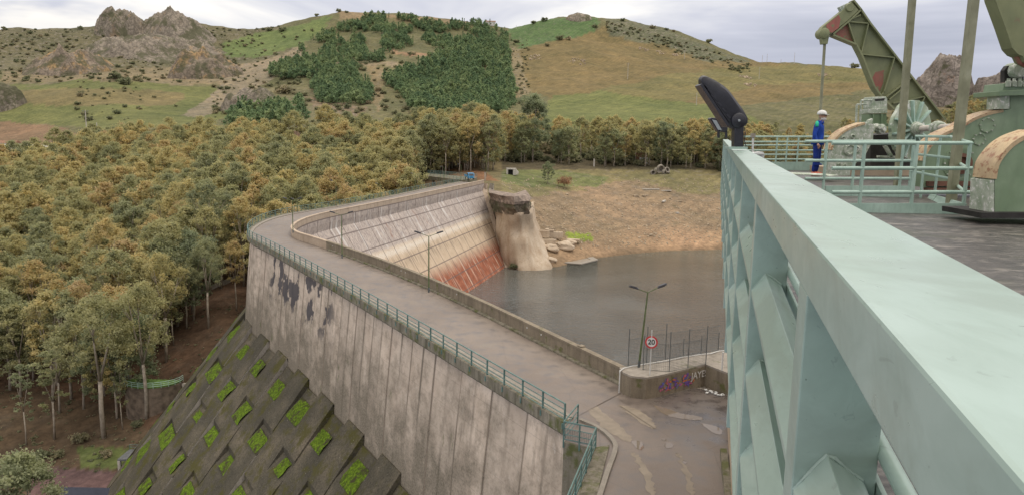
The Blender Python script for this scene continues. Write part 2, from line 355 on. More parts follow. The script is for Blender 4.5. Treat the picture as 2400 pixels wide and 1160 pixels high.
setc(nt, b, c); bump(nt, b, fine, .3, .05); MT['upstream'] = m
# road
m, nt, b = bsm('wet_asphalt', .45, .45); v = geov(nt)
n1 = noise(nt, .12, 5, v, .6); n2 = noise(nt, .9, 5, v, .6); n3 = noise(nt, 22, 3, v)
c = ramp(nt, n1, [(.3, (.165, .130, .105)), (.7, (.235, .19, .155))])
c = mix(nt, ramp(nt, n2, [(.45, 0), (.72, .5)]), c, (.08, .07, .065)); c = mix(nt, ramp(nt, noise(nt, .35, 5, mapping(nt, v, loc=(3, 8, 0)), .6), [(.57, 0), (.68, .5)]), c, (.24, .20, .155))
c = mix(nt, ramp(nt, n3, [(.45, 0), (.8, .4)]), c, (.05, .045, .04))
vd = node(nt, 'ShaderNodeTexVoronoi', {'Vector': mapping(nt, mix(nt, .12, v, node(nt, 'ShaderNodeTexNoise', {'Vector': v, 'Scale': .8}).outputs['Color']), (.22, .22, .22)), 'Scale': 1.0}, feature='DISTANCE_TO_EDGE').outputs['Distance']
c = mix(nt, ramp(nt, vd, [(.003, .2), (.008, 0)]), c, (.05, .045, .04))
wet = node(nt, 'ShaderNodeVectorMath', {0: v, 1: (14.5, 42.0, 0)}, operation='DISTANCE').outputs['Value']
wetf = mth(nt, 'ADD', ramp(nt, mth(nt, 'DIVIDE', wet, 10), [(.45, .8), (.85, 0)]), mth(nt, 'MULTIPLY_ADD', n2, 1.4, -.75), clamp=True)
c = mix(nt, mth(nt, 'MULTIPLY', wetf, .75), c, (.05, .045, .045))
setc(nt, b, c); bump(nt, b, mix(nt, .4, n3, n2), .25, .01)
nt.links.new(mth(nt, 'SUBTRACT', ramp(nt, n2, [(.35, .62), (.65, .38)]), mth(nt, 'MULTIPLY', wetf, .25)), b.inputs['Roughness']); MT['road'] = m
m, nt, b = bsm('puddle_water', .04, .5); setc(nt, b, (.20, .16, .12)); MT['puddle'] = m
m, nt, b = bsm('dried_mud', .55, .4); v = geov(nt); setc(nt, b, ramp(nt, noise(nt, 1.6, 5, v), [(.3, (.20, .162, .12)), (.7, (.28, .23, .17))])); MT['mud'] = m
# lake
m, nt, b = bsm('lake_water', .06, .5); v = geov(nt)
setc(nt, b, ramp(nt, node(nt, 'ShaderNodeMapRange', {'Value': node(nt, 'ShaderNodeSeparateXYZ', {0: v}).outputs[1], 'From Min': 90, 'From Max': 245}).outputs[0], [(0, (.068, .086, .094)), (.5, (.075, .084, .080)), (1, (.12, .108, .065))]))
w0 = ramp(nt, noise(nt, .03, 3, v), [(.35, .35), (.6, 1)])
w1 = noise(nt, .5, 4, mapping(nt, v, (1.0, 2.2, 1), rot=(0, 0, .5)), .6, .4); w2 = noise(nt, 2.6, 3, mapping(nt, v, (1, 1.9, 1), rot=(0, 0, -.25)), .6)
bump(nt, b, mth(nt, 'MULTIPLY', w0, mth(nt, 'ADD', w1, mth(nt, 'MULTIPLY', w2, .3))), 1.0, 2.2); b.inputs['IOR'].default_value = 1.6; MT['lake'] = m
# deck
m, nt, b = bsm('wet_deck', .4, .4); v = geov(nt); n1 = noise(nt, 3.2, 6, mapping(nt, v, (1, 2, 1)), .7, .9); n2 = noise(nt, 1, 4, v)
c = ramp(nt, n1, [(.35, (.032, .030, .030)), (.52, (.075, .068, .063)), (.68, (.20, .18, .16))]); c = mix(nt, ramp(nt, n2, [(.55, 0), (.7, .5)]), c, (.06, .07, .03))
setc(nt, b, c); bump(nt, b, n1, .5, .03); MT['deck'] = m
# ground: cover painted per vertex, broken up procedurally
m, nt, b = bsm('ground_cover', .95, .1); v = geov(nt)
at_ = node(nt, 'ShaderNodeAttribute', attribute_name='cover').outputs['Color']
ak = node(nt, 'ShaderNodeAttribute', attribute_name='rocky').outputs['Fac']
g1 = noise(nt, .02, 6, v, .65); g2 = noise(nt, .13, 6, v, .7); g3 = noise(nt, .9, 5, v, .7)
c = mix(nt, 1.0, at_, ramp(nt, g1, [(.3, (.72, .78, .76)), (.7, (1.22, 1.16, 1.12))]), 'MULTIPLY')
c = mix(nt, 1.0, c, ramp(nt, g2, [(.3, (.68, .70, .72)), (.7, (1.32, 1.28, 1.22))]), 'MULTIPLY')
c = mix(nt, 1.0, c, ramp(nt, g3, [(.3, (.66, .66, .66)), (.72, (1.36, 1.34, 1.32))]), 'MULTIPLY')
rk = mth(nt, 'MULTIPLY', ak, ramp(nt, noise(nt, .22, 6, mapping(nt, v, (1, 1, 1), (11, 5, 0)), .75), [(.53, 0), (.60, .9)]))
c = mix(nt, rk, c, ramp(nt, g3, [(.3, (.12, .105, .085)), (.7, (.29, .25, .20))]))
sh = mth(nt, 'MULTIPLY', ak, ramp(nt, noise(nt, .16, 6, mapping(nt, v, (1, 1, 1), (31, 15, 0)), .75), [(.56, 0), (.62, .8)]))
c = mix(nt, sh, c, (.055, .06, .03))
fur = node(nt, 'ShaderNodeTexWave', {'Vector': mapping(nt, v, rot=(0, 0, .6)), 'Scale': .07, 'Distortion': 6, 'Detail': 3, 'Detail Scale': .4}).outputs['Fac']
c = mix(nt, 1.0, c, ramp(nt, fur, [(0, .93), (1, 1.07)]), 'MULTIPLY')
setc(nt, b, c); bump(nt, b, mix(nt, .5, g3, g2), .6, .5); MT['ground'] = m
def crag_mat(name, a, bb, orange, amt, green=(.49, .56)):
    m, nt, b = bsm(name, .9, .2); v = geov(nt); n1 = noise(nt, .09, 6, v, .7); n2 = noise(nt, .5, 6, v, .7)
    c = ramp(nt, n1, [(.3, a), (.7, bb)]); c = mix(nt, ramp(nt, noise(nt, .05, 5, mapping(nt, v, loc=(90, 20, 5)), .7), [(amt, 0), (amt + .08, .8)]), c, orange)
    vo = node(nt, 'ShaderNodeTexVoronoi', {'Vector': mapping(nt, node(nt, 'ShaderNodeVectorMath', {0: v, 1: node(nt, 'ShaderNodeVectorMath', {0: node(nt, 'ShaderNodeTexNoise', {'Vector': v, 'Scale': .16, 'Detail': 4}).outputs['Color'], 3: 14.0}, operation='SCALE').outputs[0]}, operation='ADD').outputs[0], (1, 1, .6)), 'Scale': .16, 'Randomness': 1}, feature='DISTANCE_TO_EDGE').outputs['Distance']
    c = mix(nt, ramp(nt, vo, [(.0, .55), (.16, 0)]), c, (.06, .055, .045))
    c = mix(nt, ramp(nt, n2, [(.52, 0), (.66, .6)]), c, (.07, .065, .045)); c = mix(nt, ramp(nt, noise(nt, .045, 7, mapping(nt, v, loc=(3, 60, 9)), .75), [(green[0], 0), (green[1], .85)]), c, (.10, .10, .055)); setc(nt, b, c); bump(nt, b, n2, 1.0, 2.0); return m
MT['crag'] = crag_mat('grey_crag_rock', (.19, .16, .125), (.40, .34, .27), (.36, .26, .16), .58)
MT['crag4'] = crag_mat('pale_crag_rock', (.22, .185, .16), (.42, .36, .31), (.40, .25, .16), .60, (.60, .66))
MT['crag3'] = plain('dark_broken_rock', (.24, .19, .155), .95, .6, .9, bmp=1)
MT['crag2'] = crag_mat('orange_crag_rock', (.2, .16, .12), (.36, .29, .22), (.42, .27, .12), .50)
MT['stone'] = plain('field_stone', (.34, .27, .19), .9, .35, 1.0)
def leafmat(name, stops, dark=.8, trans=.15):
    m, nt, b = bsm(name, .75, .15)
    r = node(nt, 'ShaderNodeObjectInfo').outputs['Random']; tn = node(nt, 'ShaderNodeAttribute', attribute_name='tone').outputs['Fac']
    f = mth(nt, 'ADD', mth(nt, 'MULTIPLY', r, .82), mth(nt, 'MULTIPLY', tn, .30)); f = mth(nt, 'SUBTRACT', f, .06, clamp=True)
    c = ramp(nt, f, stops)
    c = mix(nt, 1.0, c, ramp(nt, tn, [(0, dark), (1, 1.28)]), 'MULTIPLY')
    setc(nt, b, c); tl = node(nt, 'ShaderNodeBsdfTranslucent', {'Color': mix(nt, 1.0, c, (1.85, 1.92, 1.6), 'MULTIPLY')}); mx = node(nt, 'ShaderNodeMixShader', {0: .38, 1: b.outputs[0], 2: tl.outputs[0]})
    nt.links.new(mx.outputs[0], nt.nodes['Material Output'].inputs[0]); return m
MT['euc'] = leafmat('eucalyptus_leaves', [(0, (.22, .235, .15)), (.3, (.29, .28, .155)), (.6, (.36, .32, .165)), (.82, (.42, .34, .17)), (.94, (.39, .29, .165)), (1, (.34, .27, .17))])
MT['eucgreen'] = leafmat('green_eucalyptus_leaves', [(0, (.20, .225, .145)), (.35, (.24, .255, .155)), (.7, (.30, .295, .165)), (1, (.37, .32, .165))])
MT['pine'] = leafmat('pine_needles', [(0, (.11, .165, .10)), (.5, (.165, .225, .125)), (1, (.25, .295, .16))])
MT['bushleaf'] = leafmat('scrub_leaves', [(0, (.14, .155, .095)), (.6, (.20, .195, .12)), (1, (.28, .23, .16))])
MT['drytree'] = leafmat('dry_pink_twigs', [(0, (.26, .17, .11)), (1, (.33, .21, .14))])
MT['reed'] = leafmat('olive_foliage', [(0, (.15, .16, .09)), (1, (.22, .21, .11))])
# ------------------------------------------------------------ terrain (one sheet out past the ridges)
SKY = [(-900, 90), (-400, 85), (0, 72), (60, 66), (100, 70), (180, 68), (235, 62), (262, 52), (340, 55), (370, 50), (480, 58), (550, 68), (600, 72), (640, 68), (700, 50), (760, 38), (800, 29), (850, 31), (950, 34), (1050, 48), (1150, 60),
       (1190, 70), (1250, 52), (1300, 42), (1350, 40), (1450, 46), (1500, 60), (1560, 72), (1640, 100), (1700, 128), (1760, 148), (1850, 150), (1950, 158), (2030, 168), (2080, 180), (2140, 195), (2250, 205), (2350, 212), (2500, 215), (3300, 200)]
COLS = {
 -900: [(40, -46), (150, -40), (250, -30), (380, -14), (470, -4), (560, 'y320'), (700, 'y255'), (1000, 'y160')],
 0:    [(40, -46), (130, -41), (165, -38), (240, -30), (330, -18), (420, -6), (480, 'y352'), (560, 'y320'), (700, 'y235'), (850, 'y172'), (1000, 'y140')],
 250:  [(40, -46), (110, -41), (140, -38), (200, -31), (300, -18), (400, -5), (470, 'y306'), (560, 'y262'), (680, 'y192'), (850, 'y168'), (1000, 'y110')],
 500:  [(40, -46), (100, -43), (130, -34), (171, -25), (250, -16), (350, -6), (430, 'y305'), (500, 'y282'), (600, 'y238'), (750, 'y196'), (900, 'y160'), (1050, 'y105')],
 700:  [(40, -46), (100, -44), (150, -32), (200, -22), (300, -10), (400, 'y318'), (480, 'y285'), (600, 'y230'), (750, 'y170'), (900, 'y120'), (1050, 'y75')],
 900:  [(40, -46), (150, -38), (200, -25), (250, -14), (330, -4), (400, 'y325'), (480, 'y290'), (600, 'y230'), (750, 'y165'), (900, 'y105'), (1050, 'y58')],
 1080: [(40, -46), (180, -36), (225, -12), (250, -3), (300, 1), (380, 'y330'), (480, 'y285'), (600, 'y235'), (750, 'y170'), (900, 'y115'), (1050, 'y70')],
 1180: [(40, -46), (190, -36), (207, -24), (222, -9), (236, -3), (270, 'y418'), (310, 'y395'), (345, 'y380'), (480, 'y285'), (600, 'y240'), (750, 'y185'), (950, 'y115'), (1080, 'y85')],
 1290: [(40, -46), (185, -30), (204, -22.2), (212, -20), (240, 'y520'), (265, 'y465'), (295, 'y425'), (330, 'y392'), (350, 'y378'), (420, 6), (480, 'y272'), (600, 'y235'), (750, 'y180'), (950, 'y105'), (1080, 'y65')],
 1500: [(40, -46), (215, -30), (236, -22.2), (245, -20), (265, 'y520'), (290, 'y470'), (315, 'y425'), (340, 'y392'), (355, 'y380'), (430, 6), (480, 'y275'), (600, 'y240'), (780, 'y180'), (950, 'y125'), (1080, 'y90')],
 1690: [(40, -46), (235, -30), (252, -22.2), (262, -20), (280, 'y520'), (300, 'y470'), (325, 'y425'), (345, 'y398'), (360, 'y382'), (440, 5), (490, 'y278'), (620, 'y240'), (800, 'y190'), (1000, 'y150')],
 2000: [(40, -46), (265, -30), (285, -22.2), (310, -17), (350, -5), (380, 0), (440, 5), (500, 'y290'), (650, 'y240'), (850, 'y200'), (1000, 'y178')],
 2300: [(40, -46), (285, -30), (305, -22.2), (330, -17), (360, -4), (390, 2), (440, 'y315'), (500, 'y290'), (600, 'y262'), (750, 'y238'), (950, 'y222')],
 3300: [(40, -46), (285, -30), (305, -22.2), (330, -17), (360, -4), (390, 2), (440, 'y315'), (500, 'y290'), (600, 'y262'), (750, 'y238'), (950, 'y222')]}
RID = 1150.0
def z_of(u, r, y):
    g = gdir(u); lo, hi = -100.0, 500.0
    for _ in range(40):
        mid = (lo + hi) / 2
        if proj((g[0] * r, g[1] * r, mid))[1] > y: lo = mid
        else: hi = mid
    return lo
NU, NR = 760, 430
US = np.linspace(-900, 3300, NU); RS = 40 * np.exp(np.linspace(0, math.log(1500 / 40), NR))
us = sorted(COLS); tab = []
for u in us:
    rr = []; hh = []
    for r, h in COLS[u]:
        rr.append(r); hh.append(z_of(u, r, float(h[1:])) if isinstance(h, str) else h)
    tab.append(np.interp(RS, rr, hh))
tab = np.array(tab)
skx = [p[0] for p in SKY]; sky_ = [p[1] for p in SKY]
H = np.zeros((NU, NR))
for j in range(NR): H[:, j] = np.interp(US, us, tab[:, j])
k = np.ones(9) / 9
for _ in range(2):
    Hp = np.pad(H, ((4, 4), (0, 0)), 'edge'); H = np.apply_along_axis(lambda c: np.convolve(c, k, 'valid'), 0, Hp)
k = np.ones(5) / 5
Hp = np.pad(H, ((0, 0), (2, 2)), 'edge'); H = np.apply_along_axis(lambda c: np.convolve(c, k, 'valid'), 1, Hp)
for i, u in enumerate(US):
    zs = z_of(u, RID, np.interp(u, skx, sky_))
    a = np.clip((RS - 1000) / (RID - 1000), 0, 1); a = a * a * (3 - 2 * a)
    base = np.where(RS > 980, H[i, np.searchsorted(RS, 980)] * 1.0, H[i])
    H[i] = base * (1 - a) + zs * a
    back = np.clip((RS - RID) / (1500 - RID), 0, 1)
    H[i] -= back * back * 90 + back * 20
T_ = (US - 1200) / F * math.cos(PITCH); NN = np.hypot(T_, 1); DX = T_ / NN; DY = 1 / NN
X = DX[:, None] * RS[None, :]; Y = DY[:, None] * RS[None, :]
def fbm(X, Y, s, oct=5, seed=0):
    out = np.zeros(X.shape); amp = 1; tot = 0
    for o in range(oct):
        f = 2 ** o / s
        rng = np.random.default_rng(seed + o); G = rng.random((256, 256))
        xx = X * f + 50; yy = Y * f + 50; xi = np.floor(xx).astype(int); yi = np.floor(yy).astype(int); fx = xx - xi; fy = yy - yi
        fx = fx * fx * (3 - 2 * fx); fy = fy * fy * (3 - 2 * fy)
        g = lambda a, b: G[a % 256, b % 256]
        out += amp * ((g(xi, yi) * (1 - fx) + g(xi + 1, yi) * fx) * (1 - fy) + (g(xi, yi + 1) * (1 - fx) + g(xi + 1, yi + 1) * fx) * fy - .5); tot += amp; amp *= .5
    return out / tot * 2
far = np.clip((RS - 380) / 300, 0, 1)[None, :]
H += fbm(X, Y, 90, 5, 1) * 9 * far * np.clip((1180 - RS) / 250, .15, 1)[None, :] + (fbm(X, Y, 14, 4, 9) * far + fbm(X, Y, 16, 2, 9) * (1 - far)) * (.5 + 1.6 * far) * np.clip((H + 19) / 6, .08, 1)
# cover polygons, read off the photo and laid on the land itself
PX, PY, _z = (lambda q: q)(None) or (None, None, None) if False else (None, None, None)
P = np.stack([X, Y, H], -1).reshape(-1, 3); v_ = P - CAM; zc = v_ @ FWD; px = 1200 + F * (v_ @ RIGHT) / zc; py = 580 - F * (v_ @ UP) / zc
wx = px + fbm(X, Y, 40, 4, 21).ravel() * 22; wy = py + fbm(X, Y, 40, 4, 33).ravel() * 9
Rf = np.hypot(P[:, 0], P[:, 1]); Zf = P[:, 2]
cov = np.zeros((len(P), 3)); rocky = np.zeros(len(P))
cov[:] = (.125, .122, .065); rocky[:] = .35
def paint(poly, col, rk=None, rmin=380, rmax=2000):
    k = in_poly(wx, wy, poly) & (Rf > rmin) & (Rf < rmax); cov[k] = col
    if rk is not None: rocky[k] = rk
GREY = (.120, .112, .068); GREEN = (.130, .140, .058); BROWN = (.165, .13, .065)
paint([(-900, 40), (640, 40), (700, 130), (620, 190), (380, 180), (0, 170), (-900, 170)], GREY, .95)
paint([(0, 168), (380, 160), (600, 150), (720, 110), (640, 190), (400, 200), (0, 200)], (.20, .165, .105), .5)
paint([(-900, 205), (0, 205), (200, 190), (330, 190), (520, 205), (620, 215), (560, 260), (500, 290), (250, 300), (0, 290), (-900, 290)], GREEN, .05)
paint([(60, 215), (250, 205), (430, 225), (400, 245), (150, 250), (40, 245)], (.165, .14, .072), .05)
paint([(-900, 285), (30, 290), (150, 300), (230, 330), (250, 360), (-900, 400)], (.19, .13, .085), .15)
paint([(520, 100), (700, 60), (780, 40), (760, 70), (700, 110), (600, 135), (520, 130)], (.12, .155, .062), .1)
paint([(780, 25), (1150, 50), (1140, 64), (1000, 58), (900, 40), (800, 45)], (.23, .175, .11), .1)
paint([(560, 160), (700, 110), (720, 130), (620, 200), (470, 280), (430, 270)], (.23, .19, .135), .9)
paint([(600, 210), (720, 200), (860, 240), (900, 290), (640, 280), (540, 250)], (.15, .14, .08), .6)
paint([(1190, 66), (1260, 46), (1400, 44), (1400, 75), (1300, 100), (1210, 120)], (.088, .14, .058), .4)
paint([(1205, 118), (1330, 95), (1420, 65), (1500, 75), (1700, 140), (2060, 160), (2060, 210), (1700, 250), (1290, 235), (1210, 200)], BROWN, .03)
paint([(1290, 245), (1380, 215), (1600, 170), (1850, 150), (2050, 160), (2050, 190), (1750, 205), (1600, 235), (1500, 275), (1280, 275)], (.155, .14, .065), .04)
paint([(1290, 225), (1400, 215), (1700, 245), (1800, 300), (1250, 300)], (.135, .15, .06), .03)
paint([(1420, 45), (1500, 45), (1760, 150), (1640, 140), (1500, 95), (1430, 78)], (.12, .125, .08), .95)
paint([(1190, 110), (1225, 115), (1245, 225), (1190, 240)], (.22, .18, .11), .9)
paint([(2060, 150), (2500, 150), (2500, 300), (2080, 300)], (.14, .12, .07), .5)
TR = (.24, .20, .14)
paint([(770, 146), (900, 149), (960, 163), (958, 168), (890, 155), (770, 152)], TR, .3)
paint([(380, 178), (480, 184), (600, 186), (600, 190), (480, 189), (380, 184)], TR, .3)
paint([(900, 95), (930, 120), (960, 128), (1040, 126), (1035, 132), (950, 134), (915, 122)], (.26, .17, .11), .4)
paint([(860, 150), (905, 165), (900, 235), (880, 260), (868, 215)], (.20, .16, .095), .6)
paint([(700, 225), (860, 250), (850, 275), (760, 262)], (.19, .145, .10), .95)
# valley floor, shore
nearm = Rf < 420
side = px > 1175
k = nearm & ~side; cov[k] = (.10, .062, .042); rocky[k] = .1
k = (Rf < 300) & ~side & (Zf < -37); cov[k] = (.085, .060, .040)
k = (Rf > 170) & (Rf < 420) & ~side & (wx > 960); cov[k] = (.165, .115, .07)
k = (Rf > 215) & (Rf < 420) & ~side & (wx > 1120); cov[k] = (.18, .15, .085)
k = (Rf > 240) & (Rf < 420) & ~side & in_poly(wx, wy, [(1040, 395), (1130, 400), (1170, 425), (1100, 420), (1020, 408)]); cov[k] = (.22, .12, .07)
k = nearm & side; cov[k] = (.26, .20, .135); rocky[k] = .5
tt = np.clip((Zf + 22) / 6, 0, 1)[:, None]; tt = tt * tt
kk = nearm & side
cov[kk] = (np.array((.29, .20, .13)) * (1 - tt) + np.array((.225, .17, .115)) * tt)[kk]; rocky[kk] = .4
k = kk & (Zf > -6.0 + fbm(X, Y, 25, 4, 5).ravel() * 5); cov[k] = (.195, .17, .09); rocky[k] = .5
k = kk & in_poly(wx, wy, [(1170, 395), (1300, 400), (1420, 418), (1400, 440), (1240, 440), (1170, 425)]); cov[k] = (.145, .16, .07); rocky[k] = .4
k = kk & in_poly(wx, wy, [(1320, 545), (1385, 548), (1395, 565), (1330, 568)]); cov[k] = (.20, .25, .05)
k = kk & (Zf < -16.5); rocky[k] = .03
wt = np.clip((-20.6 - Zf) / 1.6, 0, 1)[:, None]; cov[kk] = (cov * (1 - wt) + np.array((.17, .12, .078)) * wt)[kk]
k = kk & (py < 398) & (Rf > 300); cov[k] = (.10, .085, .055); rocky[k] = .2
# purple track on the valley floor
k = (Rf < 140) & in_poly(px, py, [(80, 1105), (130, 1095), (330, 1108), (330, 1165), (60, 1180)]); cov[k] = (.115, .075, .075); rocky[k] = 0
k = (Rf < 170) & in_poly(px, py, [(180, 1045), (330, 1050), (320, 1100), (190, 1095)]); cov[k] = (.09, .11, .04)
Hs = H.copy()
cc = RS.searchsorted(40)
Q = []
ii, jj = np.meshgrid(np.arange(NU - 1), np.arange(NR - 1), indexing='ij'); a = (ii * NR + jj).ravel()
Q = np.stack([a, a + NR, a + NR + 1, a + 1], 1)
me = npmesh('ground', P, Q, [MT['ground']])
ca = me.color_attributes.new('cover', 'FLOAT_COLOR', 'POINT'); ca.data.foreach_set('color', np.concatenate([cov, np.ones((len(P), 1))], 1).astype(np.float32).ravel())
fa = me.attributes.new('rocky', 'FLOAT', 'POINT'); fa.data.foreach_set('value', rocky.astype(np.float32))
me.polygons.foreach_set('use_smooth', [True] * len(me.polygons))
g = bpy.data.objects.new('ground', me); COL.objects.link(g); g['kind'] = 'structure'
def gz(x, y):
    r = math.hypot(x, y); t = x / max(y, 1e-3); u = 1200 + t / math.cos(PITCH) * F
    i = (u - US[0]) / (US[1] - US[0]); j = math.log(max(r, 40.01) / 40) / (math.log(1500 / 40) / (NR - 1))
    i = min(max(i, 0), NU - 2); j = min(max(j, 0), NR - 2); a, b = int(i), int(j); fi, fj = i - a, j - b
    return float((H[a, b] * (1 - fi) + H[a + 1, b] * fi) * (1 - fj) + (H[a, b + 1] * (1 - fi) + H[a + 1, b + 1] * fi) * fj)
def hit(x, y, r0=60, r1=1300):
    """where the sight line through a photo pixel meets the land"""
    d = ray(x, y); h = math.hypot(d[0], d[1]); r = r0
    while r < r1:
        p = CAM + d / h * r
        if p[2] < gz(p[0], p[1]): return np.array([p[0], p[1], gz(p[0], p[1])])
        r += max(1.0, r * .004)
    return None
# lake
WL = -22.0
lb = MB(); pts = None



# ------------------------------------------------------------ the dam
def smooth(pts, n=3):
    P = np.array(pts, float)
    for _ in range(n):
        Qn = [P[0]]
        for a, b in zip(P[:-1], P[1:]): Qn += [a * .75 + b * .25, a * .25 + b * .75]
        P = np.array(Qn + [P[-1]])
    return P
def resample(P, step):
    d = np.r_[0, np.cumsum(np.hypot(*(P[1:] - P[:-1]).T))]; n = max(2, int(round(d[-1] / step)) + 1); s = np.linspace(0, d[-1], n)
    return np.stack([np.interp(s, d, P[:, 0]), np.interp(s, d, P[:, 1])], 1), s
OUT = smooth([(3.1, 39.2), (-14, 68), (-33.8, 99.8), (-38.0, 105.5), (-41.0, 113), (-42.8, 122), (-43.2, 131), (-41.6, 139), (-37.2, 150), (-31.2, 171), (-24, 204), (-16.6, 232)], 3)
INN = smooth([(7.6, 45.0), (-8.9, 75.5), (-27, 100.6), (-31.2, 105.5), (-33.6, 110.5), (-34.8, 117), (-34.9, 124), (-33.6, 133), (-27.4, 154.2), (-20.8, 180), (-9.2, 226)], 3)
OUT, OS = resample(OUT, 1.1); INN, IS = resample(INN, 1.1)
def nrm(P, left=True):
    T = np.gradient(P, axis=0); T /= np.linalg.norm(T, axis=1)[:, None]
    return np.stack([-T[:, 1], T[:, 0]], 1) * (1 if left else -1)
ON = nrm(OUT)         # points downstream (left of the walking direction)
IN_ = nrm(INN, False)  # points to the lake
def strip(mb, rings, m=0, uvs=None):
    """rings: list over s of lists of 3D points; joins neighbours"""
    k = len(rings[0]); b = len(mb.v)
    mb.v += [tuple(map(float, p)) for r in rings for p in r]
    for i in range(len(rings) - 1):
        for j in range(k - 1):
            a = b + i * k + j; mb.f.append((a, a + k, a + k + 1, a + 1)); mb.m.append(m)
            if uvs: mb.uv[len(mb.f) - 1] = [uvs[i][j], uvs[i + 1][j], uvs[i + 1][j + 1], uvs[i][j + 1]]
def sweep(P, N, prof, m=0, mb=None, closed=True, s=None, uv=False):
    """prof: (offset along N, z)"""
    mb = mb or MB(); pr = prof + [prof[0]] if closed else prof
    rings = [[(p[0] + n[0] * o, p[1] + n[1] * o, z) for o, z in pr] for p, n in zip(P, N)]
    uvs = None
    if uv:
        L = np.r_[0, np.cumsum([math.hypot(pr[i + 1][0] - pr[i][0], pr[i + 1][1] - pr[i][1]) for i in range(len(pr) - 1)])]
        uvs = [[(si, l) for l in L] for si in s]
    strip(mb, rings, m, uvs)
    if closed:
        for r in (rings[0], rings[-1]): mb.add(r[:-1], [tuple(range(len(r) - 1))], m)
    return mb
wpts = [tuple(p) for p in INN[::6]] + [(-6, 240), (60, 300), (240, 330), (260, 180), (160, 40), (60, 30)]
lb.add([(x, y, WL) for x, y in wpts], [tuple(range(len(wpts)))]); tag(lb.build('water', MT['lake']), kind='structure')
dam = thing('dam', 'long curved concrete dam with a road on its crest and mossy sloping buttresses', 'dam', (OUT[0][0], OUT[0][1], -40))
# crest body (solid between the two faces)
mb = MB(); n = 200
so_ = np.linspace(0, 1, n); A = np.stack([np.interp(so_ * OS[-1], OS, OUT[:, 0]), np.interp(so_ * OS[-1], OS, OUT[:, 1])], 1)
B = np.stack([np.interp(so_ * IS[-1], IS, INN[:, 0]), np.interp(so_ * IS[-1], IS, INN[:, 1])], 1)
strip(mb, [[(a[0], a[1], -.004 - .01), (b[0], b[1], -.014)] for a, b in zip(A, B)])
mb.build('crest_slab', MT['conc'], dam)
rd = MB(); so2 = [(a * .86 + b * .14, b) for a, b in zip(A, B)]
strip(rd, [[(a[0], a[1], 0.0), ((a[0] + b[0]) / 2, (a[1] + b[1]) / 2, .03), (b[0], b[1], 0.0)] for a, b in so2])
tag(rd.build('road', MT['road']), kind='structure')
kb = MB(); KP = np.array([a * .875 + b * .125 for a, b in zip(A, B)]); KN = nrm(KP)
sweep(KP[:-2], KN[:-2], [(0, -.01), (0, .13), (.28, .13), (.28, -.01)], mb=kb); tag(kb.build('kerb', MT['kerb']), kind='structure')
sw = MB(); strip(sw, [[(a[0], a[1], .08), (k_[0], k_[1], .08)] for a, k_ in zip(A, KP)]); tag(sw.build('pavement', MT['kerb']), kind='structure')
# downstream: cornice, panels, buttresses
sweep(OUT, ON, [(-.35, .1), (.12, .1), (.12, -.62), (-.25, -.95), (-.35, -.95)]).build('cornice', MT['cornice'], dam)
WB = -12.5
def wallz(s): return WB
mb = MB(); NP = int(OS[-1] / 4.45)
backm = MB(); sweep(OUT, ON, [(-1.0, -.5), (-.75, -.5), (.30, -45), (-1.0, -45)], mb=backm)
backm.build('gap_shade_backing', MT['metalvoid'], dam)  # dark-coloured backing paints the shade seen in gaps between panels and strips
for half in range(NP):
    s0 = half * 4.45 + .045; s1 = (half + 1) * 4.45 - .045
    ring = []; uvr = []
    proud = .0 if half % 2 else .03
    for s in (s0, (s0 + s1) / 2, s1):
        p = np.array([np.interp(s, OS, OUT[:, 0]), np.interp(s, OS, OUT[:, 1])]); nn = np.array([np.interp(s, OS, ON[:, 0]), np.interp(s, OS, ON[:, 1])])
        pr = [(-.75, -.6), (-.42 + proud, -.6), (.25 + proud, -7), (.82 + proud, WB - 1.2), (.82 + proud, WB - 30)]
        ring.append([(p[0] + nn[0] * o, p[1] + nn[1] * o, z) for o, z in pr]); uvr.append([(s, -z) if False else (s, z) for o, z in pr])
    strip(mb, ring, 0, uvr)
    for r in (0, 2):
        q = ring[r]; inner = [(q[0][0], q[0][1], z[2]) for z in q[1:]]
        for j in range(1, 4):
            mb.add([q[j], q[j + 1], inner[j], inner[j - 1]], [(0, 1, 2, 3)])
mb.build('panel_wall', MT['panel'], dam)
